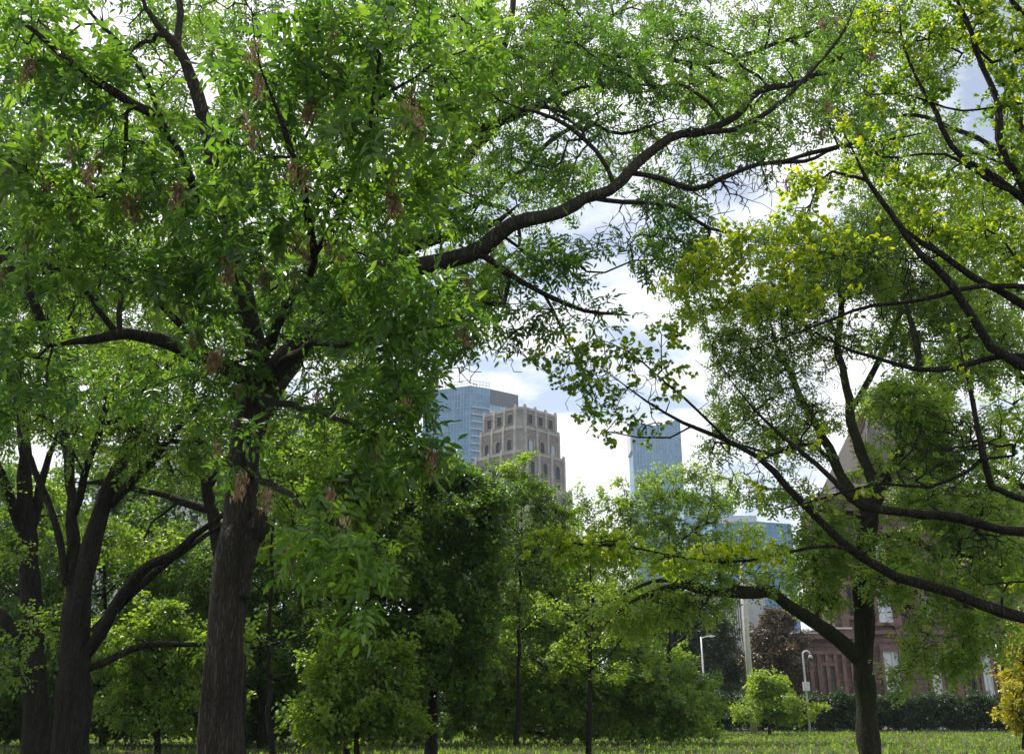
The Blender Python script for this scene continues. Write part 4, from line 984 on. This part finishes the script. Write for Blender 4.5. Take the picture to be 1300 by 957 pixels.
# ---- multi-stemmed tree and its neighbour at the left
l1 = [[(a, b, c, d*.84) for a, b, c, d in q_] for q_ in [
 [(88,985,20,74),(92,920,20,62),(96,867,20,56),(98,800,20,50),(100,760,20,44)],
 [(100,780,20,34),(112,710,20,32),(128,650,20.2,29),(148,600,20.4,26),(165,562,20.6,22),(185,500,20.8,14),(200,430,21,8)],
 [(142,640,20.3,17),(168,612,20.2,16),(192,588,20.1,15),(225,545,20,9),(265,500,20,5)],
 [(96,770,20,26),(93,710,20.2,22),(92,650,20.4,19),(90,600,20.6,18),(82,550,20.8,17),(82,515,21,14),(70,440,21.2,8)],
 [(95,650,20.4,14),(108,600,20.3,14),(120,560,20.2,13),(138,512,20.1,10),(170,450,20,6)],
 [(80,536,20.8,11),(110,535,20.6,10),(142,536,20.4,8),(190,520,20.2,4)],
 [(108,830,20,24),(135,790,19.8,22),(165,745,19.6,20),(205,710,19.4,16),(245,680,19.2,13),(290,650,19,8),(360,610,18.8,5)],
 [(120,800,19.9,18),(160,762,19.9,15),(200,725,19.9,12),(235,700,20,10),(275,668,20.1,8),(340,640,20.2,4)],
 [(108,850,20,16),(150,835,20,13),(190,820,20,11),(255,817,20.1,8),(330,822,20.2,5),(400,800,20.3,3)],
 [(84,740,20,14),(75,680,20,12),(50,620,20,12),(38,580,20,10),(20,520,20,6)],
]]
tree('spreading_tree', 'many-stemmed dark tree at the far left with long limbs leaning right behind the ash trunk', 'tree', l1,
     jgrid(10, 330, 380, 620, 80, 20.5, 52, 2, dm=.8)+[(340,600,19,45,35),(400,560,19,50,40),(260,560,20,40,30,.7),(180,470,20.5,50,40),(300,820,20,40,16,.7),(220,600,19.5,38,22,.8),(370,650,19.5,40,30)],
     'spray', M['bright'], M['bark_dark'], dens=7, lsize=1.15, per=1.5, tip=0.008, step=0.32, rmax=0.09, tint=(0.35, .25))
l2 = [
 [(48,970,23,44),(45,867,23,34),(42,780,23,30),(36,700,23,27),(30,640,23,25),(32,580,23.1,18),(28,520,23.2,14),(30,430,23.4,8)],
 [(34,690,23,16),(15,640,22.8,14),(-5,590,22.6,11),(-30,520,22.4,6)],
 [(44,830,23,18),(20,800,22.8,17),(-10,770,22.6,15),(-40,740,22.4,10)],
 [(36,690,23,12),(50,630,23.2,12),(62,580,23.4,9),(90,500,23.6,5)],
]
tree('spreading_tree', 'dark stemmed tree at the very left edge, thinner than its many-stemmed neighbour', 'tree', l2,
     jgrid(-60, 160, 300, 600, 80, 23, 55, 2, dm=.8)+[(-20,620,22,40,40),(20,700,21.5,35,18,.5),(50,800,21,36,26,.6),(-10,850,21,40,30,.7),(90,650,24,30,20,.4)],
     'spray', M['elm'], M['bark_dark'], dens=7, lsize=1.2, per=1.5, tip=0.008, step=0.34, rmax=0.09)

# ---- canopy behind the ash
tree('shade_tree', 'tall fine-leaved green tree behind the ash, its crown filling the top right of centre', 'tree',
     [[(300,1000,26,28),(303,860,26,22),(306,700,26,20),(318,580,26,19),(370,470,26,18),(470,360,26,18),(550,280,26,16),(600,190,26,16),(690,100,26,12),(780,20,26,8),(860,-60,26,5)],
      [(550,280,26,10),(620,250,25.8,8),(700,180,25.6,7),(780,130,25.4,5)],
      [(690,100,26,9),(800,70,25.8,8),(900,80,25.6,7),(1000,50,25.4,6),(1080,20,25.2,4)],
      [(370,470,26,12),(390,330,26,9),(380,220,26,8),(350,100,26,6)]],
     jgrid(600, 1110, -50, 140, 70, 26, 52, 2, dm=1.5)+jgrid(300, 600, 60, 460, 92, 26, 56, 2, dm=1.1)+[(640,200,26,50,40,.7),(960,170,25.5,55,35,.7),(1060,150,25.3,50,40,.8),(880,200,25.5,40,26,.6),(640,340,25.6,40,30,.6),(720,260,25.6,50,20,.5),(830,300,25.5,34,30,.8),(850,240,25.4,50,30,1),(900,320,25.4,40,36,1),(700,220,25.8,60,30,1),(780,200,25.6,50,30,1),(860,360,25.2,30,30,.8),(660,300,26,50,26,.8)],
     'spray', M['bright'], M['bark_dark'], dens=7, lsize=1.25, per=1.5, tip=0.009, step=0.38, rmax=0.10, tint=(0.45, .25))
tree('shade_tree', 'tall green tree filling the top right corner behind the golden leaves', 'tree',
     [[(1440,1000,24,40),(1430,800,24,34),(1420,560,24,30),(1390,400,24,24),(1340,250,24,18),(1280,120,24,12),(1200,10,24,6)],
      [(1340,250,24,11),(1260,190,23.8,8),(1180,150,23.6,6),(1110,150,23.4,4)],[(1390,400,24,12),(1300,330,24,9),(1200,300,24,6)]],
     jgrid(1090, 1400, -50, 330, 74, 24, 52, 2, dm=.85), 'spray', M['bright'], M['bark_dark'], dens=7, lsize=1.2, per=1.4, tip=0.008, step=0.36, rmax=0.09, tint=(0.6, .3),
     gaps=[(1228,95,24,38),(1240,170,24,22),(1205,130,20,16),(1290,270,20,20),(1110,230,20,14)])
tree('shade_tree', 'green tree behind the golden boughs on the far right, in front of the pyramid roof', 'tree',
     [[(1375,1000,30,40),(1370,860,30,32),(1365,720,30,28),(1355,560,30,24),(1340,420,30,18),(1320,300,30,12),(1300,180,30,7)],
      [(1355,560,30,14),(1290,470,29.6,11),(1230,400,29.4,8),(1170,340,29.2,5)],
      [(1362,680,30,13),(1300,620,29.4,10),(1240,590,29,7),(1190,570,28.8,4)]],
     jgrid(1130, 1380, 200, 560, 74, 29.5, 50, 2, dm=.9)+[(1160,640,28,40,30,.7),(1240,720,28,50,30,.6)]+[(1240,640,29,50,34,.7),(1290,700,29,50,40,.8),(1300,600,29,55,40),(1180,580,28.8,40,26,.4),(1330,790,29,40,50,.5)],
     'spray', M['elm'], M['bark_dark'], dens=7, lsize=1.35, per=1.4, tip=0.009, step=0.42, rmax=0.10, tint=(0.5, .25))
tree('shade_tree', 'pale green leafy tree behind the many-stemmed left tree, filling the space above the bushes', 'tree',
     [[(285,960,32,28),(287,860,32,24),(283,740,32,20),(260,600,32,16),(230,470,32,12),(200,340,32,7)],
      [(270,650,32,12),(170,620,32,9),(90,610,32,6)],[(262,620,32,12),(310,560,32,9),(370,500,32,6)],[(283,740,32,11),(350,680,32,8),(420,640,32,5)]],
     jgrid(-40, 470, 330, 560, 92, 32, 58, 2, dm=.9)+jgrid(-60, 330, -40, 330, 100, 33, 60, 2, dm=.7)+[(60,640,32,40,26,.5),(330,640,31,60,34,.8),(410,620,31,60,45),(440,560,31,60,40),(460,480,31,50,40),(380,700,31,50,34),(180,690,32,50,26,.6),(120,690,32,40,30,.6)],
     'clump', M['bright'], M['bark_dark'], dens=11, lsize=1.0, per=1.5, tip=0.01, step=0.45, rmax=0.1, tint=(0.55, .25))

# ---- middle distance
def simple_limbs(px, Y, top, wd, lean=0, nb=5, spread=60):
    wd *= .62
    pts = [(px, 903+1.6*F/Y*1.02, Y, wd*1.3)]
    for t in (0.25, 0.5, 0.75, 1.0):
        pts.append((px+lean*t+random.uniform(-4, 4), pts[0][1]+(top-pts[0][1])*t, Y, wd*(1-.75*t)))
    L = [pts]
    for i in range(nb):
        t = 0.3+0.6*i/nb; a = pts[1]; y0 = pts[0][1]+(top-pts[0][1])*t; x0 = px+lean*t; s = 1 if i % 2 else -1
        L.append([(x0, y0, Y, wd*.5*(1-.4*t)), (x0+s*spread*.5, y0-spread*.45, Y+random.uniform(-1, 1), wd*.32), (x0+s*spread*random.uniform(.9, 1.2), y0-spread*.7, Y+random.uniform(-2, 2), wd*.15)])
    return L
tree('maple_tree', 'dense dark green maple standing left of the stone tower', 'tree', simple_limbs(545, 34, 650, 26, 10, 6, 80),
     [(585,610,34,45,30,1.2),(530,620,34,60,35,1.2),(620,650,33.5,32,40,1.1),(560,670,33,60,40,1.2),(490,650,34,50,40),(480,720,33.5,50,45),(550,740,33,55,50,1.1),(615,720,33,30,50,1.1),(600,790,33,36,45,1.1),(540,810,33,55,45),(470,800,34,45,45,.8),(430,700,35,45,50,.8),(590,850,33,40,40,.8),(500,860,33,50,35,.7),(640,620,34,20,20,.8)],
     'clump', M['dark'], M['bark_dark'], dens=17, lsize=1.0, per=1.9, tip=0.012, step=0.45, gaps=None, tint=(0.6, .32), shell=0.0, rmax=.12)
tree('locust_tree', 'fresh green slender tree with an open feathery top just left of the stone tower base', 'tree', simple_limbs(655, 42, 600, 12, 5, 5, 40),
     [(655,600,42,20,22,.9),(680,632,42,32,24,1),(640,640,42,30,26,1),(700,660,42,30,22,1),(660,690,42,50,34,1),(625,700,42,26,30,.9),(690,720,42,45,32,1),(640,760,42,40,36,1),(715,650,42,16,16,.8),(668,615,42,18,16,.8)],
     'clump', M['bright'], M['bark_dark'], dens=18, lsize=.95, per=1.6, tip=0.012, step=0.45, gaps=None, tint=(0.55, .25), rmax=.1)
tree('locust_tree', 'wide bright yellow-green tree at the centre bottom behind the thin sapling', 'tree', simple_limbs(720, 46, 700, 16, 0, 6, 70),
     [(720,730,46,60,34,1),(660,780,46,50,40,1),(700,800,46,60,40,1),(770,800,46,55,40,.9),(640,840,45,50,36,1),(720,860,45,70,34,1),(790,760,46,50,36,.9),(810,840,45,40,34,.8),(740,690,46,40,20,.8),(780,700,46,50,24,.9)],
     'clump', M['bright'], M['bark_dark'], dens=19, lsize=1.05, per=1.6, tip=0.012, step=0.5, gaps=None, tint=(0.75, .25), rmax=.1)
tree('locust_tree', 'airy bright green tree whose tufted top crosses the foot of the scooped-roof tower', 'tree', simple_limbs(850, 48, 640, 15, 0, 6, 60),
     [(860,600,48,24,16,.9),(825,612,48,22,16,.9),(895,605,48,22,18,.9),(850,632,48,45,24,1),(800,640,48,28,22,1),(905,640,48,35,24,1),(830,665,48,50,26,1),(890,680,48,45,26,1),(790,610,48,12,14,.7),(735,632,48,12,20,.7),(745,660,48,26,20,.9),(780,680,48,40,22,1),(950,680,48,30,22,.6),(850,710,48,60,24,.9),(768,640,48,16,16,.7),(930,610,48,14,12,.6)],
     'clump', M['bright'], M['bark_dark'], dens=17, lsize=.95, per=1.6, tip=0.012, step=0.48, gaps=None, tint=(0.6, .25), rmax=.1)
tree('sapling', 'thin dark sapling with fresh round-crowned leaves at the bottom centre', 'tree',
     [[(748,965,30,10),(748,867,30,7),(750,800,30,6),(752,740,30,4),(750,690,30,2)],[(749,850,30,4),(775,830,30,3),(800,800,30,2)],[(750,810,30,4),(725,785,30,3),(705,770,30,2)],[(751,780,30,3),(775,760,30,2)]],
     [(700,775,30,24,14,.8),(790,800,30,30,18,.9),(760,745,30,28,14,.8),(800,765,30,22,14,.8),(725,820,30,26,12,.7),(770,850,30,30,12,.8),(830,790,30,16,14,.7),(815,855,30,16,10,.6)],
     'clump', M['bright'], M['bark_dark'], dens=13, lsize=.75, per=1.1, tip=0.007, step=0.3, gaps=None, tint=(0.65, .25), rmax=.04)
# understory at the left
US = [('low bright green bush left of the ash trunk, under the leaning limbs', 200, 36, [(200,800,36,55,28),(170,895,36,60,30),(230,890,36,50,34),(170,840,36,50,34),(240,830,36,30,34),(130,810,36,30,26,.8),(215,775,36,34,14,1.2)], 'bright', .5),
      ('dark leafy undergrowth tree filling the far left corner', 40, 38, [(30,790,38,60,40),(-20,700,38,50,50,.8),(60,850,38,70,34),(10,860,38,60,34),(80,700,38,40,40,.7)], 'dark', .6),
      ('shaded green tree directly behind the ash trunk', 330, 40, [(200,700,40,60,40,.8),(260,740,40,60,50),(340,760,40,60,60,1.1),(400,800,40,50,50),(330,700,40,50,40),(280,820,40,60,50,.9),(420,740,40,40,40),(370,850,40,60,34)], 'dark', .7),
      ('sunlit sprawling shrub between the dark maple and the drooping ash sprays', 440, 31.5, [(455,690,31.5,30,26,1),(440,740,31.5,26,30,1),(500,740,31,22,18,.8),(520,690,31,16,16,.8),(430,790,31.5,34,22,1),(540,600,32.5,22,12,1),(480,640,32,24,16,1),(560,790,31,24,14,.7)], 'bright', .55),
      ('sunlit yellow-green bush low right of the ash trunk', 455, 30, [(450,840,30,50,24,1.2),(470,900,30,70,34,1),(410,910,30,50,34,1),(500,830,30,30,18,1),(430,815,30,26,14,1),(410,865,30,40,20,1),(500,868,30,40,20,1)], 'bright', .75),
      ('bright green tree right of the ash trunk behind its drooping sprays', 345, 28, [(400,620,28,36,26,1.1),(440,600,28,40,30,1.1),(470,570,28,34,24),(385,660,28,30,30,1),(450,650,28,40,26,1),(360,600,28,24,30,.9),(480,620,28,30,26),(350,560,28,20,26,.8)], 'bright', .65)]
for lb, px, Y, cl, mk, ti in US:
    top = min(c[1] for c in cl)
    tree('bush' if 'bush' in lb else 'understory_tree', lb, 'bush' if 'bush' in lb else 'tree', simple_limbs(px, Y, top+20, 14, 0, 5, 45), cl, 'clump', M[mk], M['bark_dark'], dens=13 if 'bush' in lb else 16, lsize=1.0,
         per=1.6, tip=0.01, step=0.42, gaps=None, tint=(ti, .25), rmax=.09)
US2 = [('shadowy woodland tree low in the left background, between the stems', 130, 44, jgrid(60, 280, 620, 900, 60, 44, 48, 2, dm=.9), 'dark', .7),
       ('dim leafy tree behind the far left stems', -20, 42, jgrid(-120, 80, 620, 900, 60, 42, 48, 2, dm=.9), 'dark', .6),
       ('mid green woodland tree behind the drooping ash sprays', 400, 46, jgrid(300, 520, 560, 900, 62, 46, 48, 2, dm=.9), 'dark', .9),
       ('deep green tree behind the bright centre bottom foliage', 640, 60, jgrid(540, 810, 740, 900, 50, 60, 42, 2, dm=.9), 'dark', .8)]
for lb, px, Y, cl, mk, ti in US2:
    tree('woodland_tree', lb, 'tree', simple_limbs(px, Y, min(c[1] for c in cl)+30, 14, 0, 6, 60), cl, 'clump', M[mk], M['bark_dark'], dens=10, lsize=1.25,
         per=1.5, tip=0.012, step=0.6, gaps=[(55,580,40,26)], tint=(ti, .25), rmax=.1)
tree('woodland_tree', 'distant park trees edge seen low between the two left stems', 'tree', simple_limbs(-60, 62, 780, 14, 0, 6, 120), jgrid(-260, 330, 800, 915, 40, 62, 34, 2, dm=1), 'clump', M['dark'], M['bark_dark'], dens=12, lsize=1.5,
     per=1.4, tip=0.012, step=0.7, gaps=None, tint=(.6, .25), rmax=.1)
# far trees by the road
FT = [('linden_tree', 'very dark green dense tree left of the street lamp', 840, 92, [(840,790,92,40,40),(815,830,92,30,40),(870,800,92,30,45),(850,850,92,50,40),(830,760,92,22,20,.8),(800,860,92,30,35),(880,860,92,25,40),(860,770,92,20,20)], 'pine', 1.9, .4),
      ('linden_tree', 'blue-green rounded tree directly behind the street lamp', 910, 96, [(905,800,96,24,26),(895,830,96,30,30),(925,840,96,20,26),(915,865,96,35,26),(900,785,96,14,12)], 'pine', 1.8, .6),
      ('bronze_tree', 'purplish bronze-leaved tree between the utility pole and the porch', 988, 88, [(985,790,88,20,16,1.1),(975,815,88,22,22,1.1),(1000,815,88,20,26,1.1),(985,845,88,32,30,1.1),(1005,855,88,20,30),(965,850,88,14,26),(995,785,88,14,12)], 'bronze', 1.6, .5),
      ('bush', 'small vivid green bush at the foot of the utility pole', 978, 58, [(972,862,58,16,12,1.5),(985,866,58,14,10,1.5),(978,876,58,24,14,1.4),(985,893,58,40,14,1.1),(955,905,58,30,12,1.0),(1005,905,58,26,12,1.0),(962,872,58,12,12,1.3)], 'bright', 1.0, .8),
      ('bush', 'rounded vivid green bush below the dark linden', 864, 56, [(860,842,56,16,18,1.4),(872,856,56,16,16,1.4),(860,870,56,28,18,1.3),(845,862,56,14,14,1.2)], 'bright', 1.0, .6),
      ('bush', 'golden yellow bush at the right edge of the picture', 1300, 40, [(1306,830,40,20,26,1),(1320,800,40,22,22,1),(1312,862,40,32,26,1),(1320,905,40,40,30,1),(1298,890,40,20,26,.9),(1288,858,40,14,12,.9),(1330,840,40,30,34,1.2)], 'yellow', .9, .5)]
for nm, lb, px, Y, cl, mk, ls, ti in FT:
    top = min(c[1] for c in cl)
    tree(nm, lb, 'bush' if nm == 'bush' else 'tree', simple_limbs(px, Y, top+12, 8, 0, 5, 18), cl, 'clump', M[mk], M['bark_dark'], dens=60 if Y > 70 else 34, lsize=ls, per=1.5,
         tip=0.015, step=.5 if Y < 70 else .9, gaps=None, tint=(ti, .25), rmax=.12, shell=.4)
# shrubberies along the far side of the lawn
for lb, x0, x1, Y, tp, mk in (('dark shrubbery at the foot of the left-hand stems', -160, 250, 44, 868, 'dark'), ('dark shrubbery between the ash trunk and the centre bottom bushes', 265, 560, 43, 862, 'dark'),
                          ('leafy shrubbery below the bright centre bottom tree', 580, 905, 45, 866, 'bright')):
    xm = (x0+x1)/2; pts = [(xm, 950, Y, 5), (xm, 935, Y, 5), (xm, 920, Y, 4)]
    tree('shrubbery', lb, 'shrubbery', [pts, [pts[1], (x0+25, 920, Y, 3)], [pts[1], (x1-25, 920, Y, 3)]],
         jgrid(x0, x1, tp, 940, 24, Y, 26, 1, dm=1.5), 'clump', M[mk], M['bark_dark'], dens=12, lsize=1.0, per=1.5, tip=.009, step=.4, gaps=None, tint=(.35, .25), rmax=.03)
tree('hedge', 'low dark hedge along the near kerb in front of the brownstone building', 'hedge', [[(1110,950,64.3,4),(1110,925,64.3,4),(1110,915,64.3,3)],[(1110,918,64.3,3),(930,912,64.3,2)],[(1110,918,64.3,3),(1290,912,64.3,2)]],
     jgrid(905, 1330, 893, 925, 13, 64.3, 12, .4, dm=3), 'clump', M['pine'], M['bark_dark'], dens=42, lsize=.9, per=1.5, tip=.009, step=.4, gaps=None, tint=(.5, .25), rmax=.03)

# ================================================================== HAZE
hz = MB(); hz.box(-2900, 2900, -50, 3100, -1, 230)
m = bpy.data.materials.new('air_haze'); m.use_nodes = True; n = m.node_tree; n.nodes.clear()
o = n.nodes.new('ShaderNodeOutputMaterial'); v = n.nodes.new('ShaderNodeVolumePrincipled')
v.inputs['Color'].default_value = (0.82, 0.9, 1.0, 1); v.inputs['Density'].default_value = 0.0002; v.inputs['Anisotropy'].default_value = 0.3
n.links.new(v.outputs[0], o.inputs['Volume'])
h = hz.build('haze', m); tag(h, 'thin bluish summer haze over the park and the city', 'haze', kind='stuff')
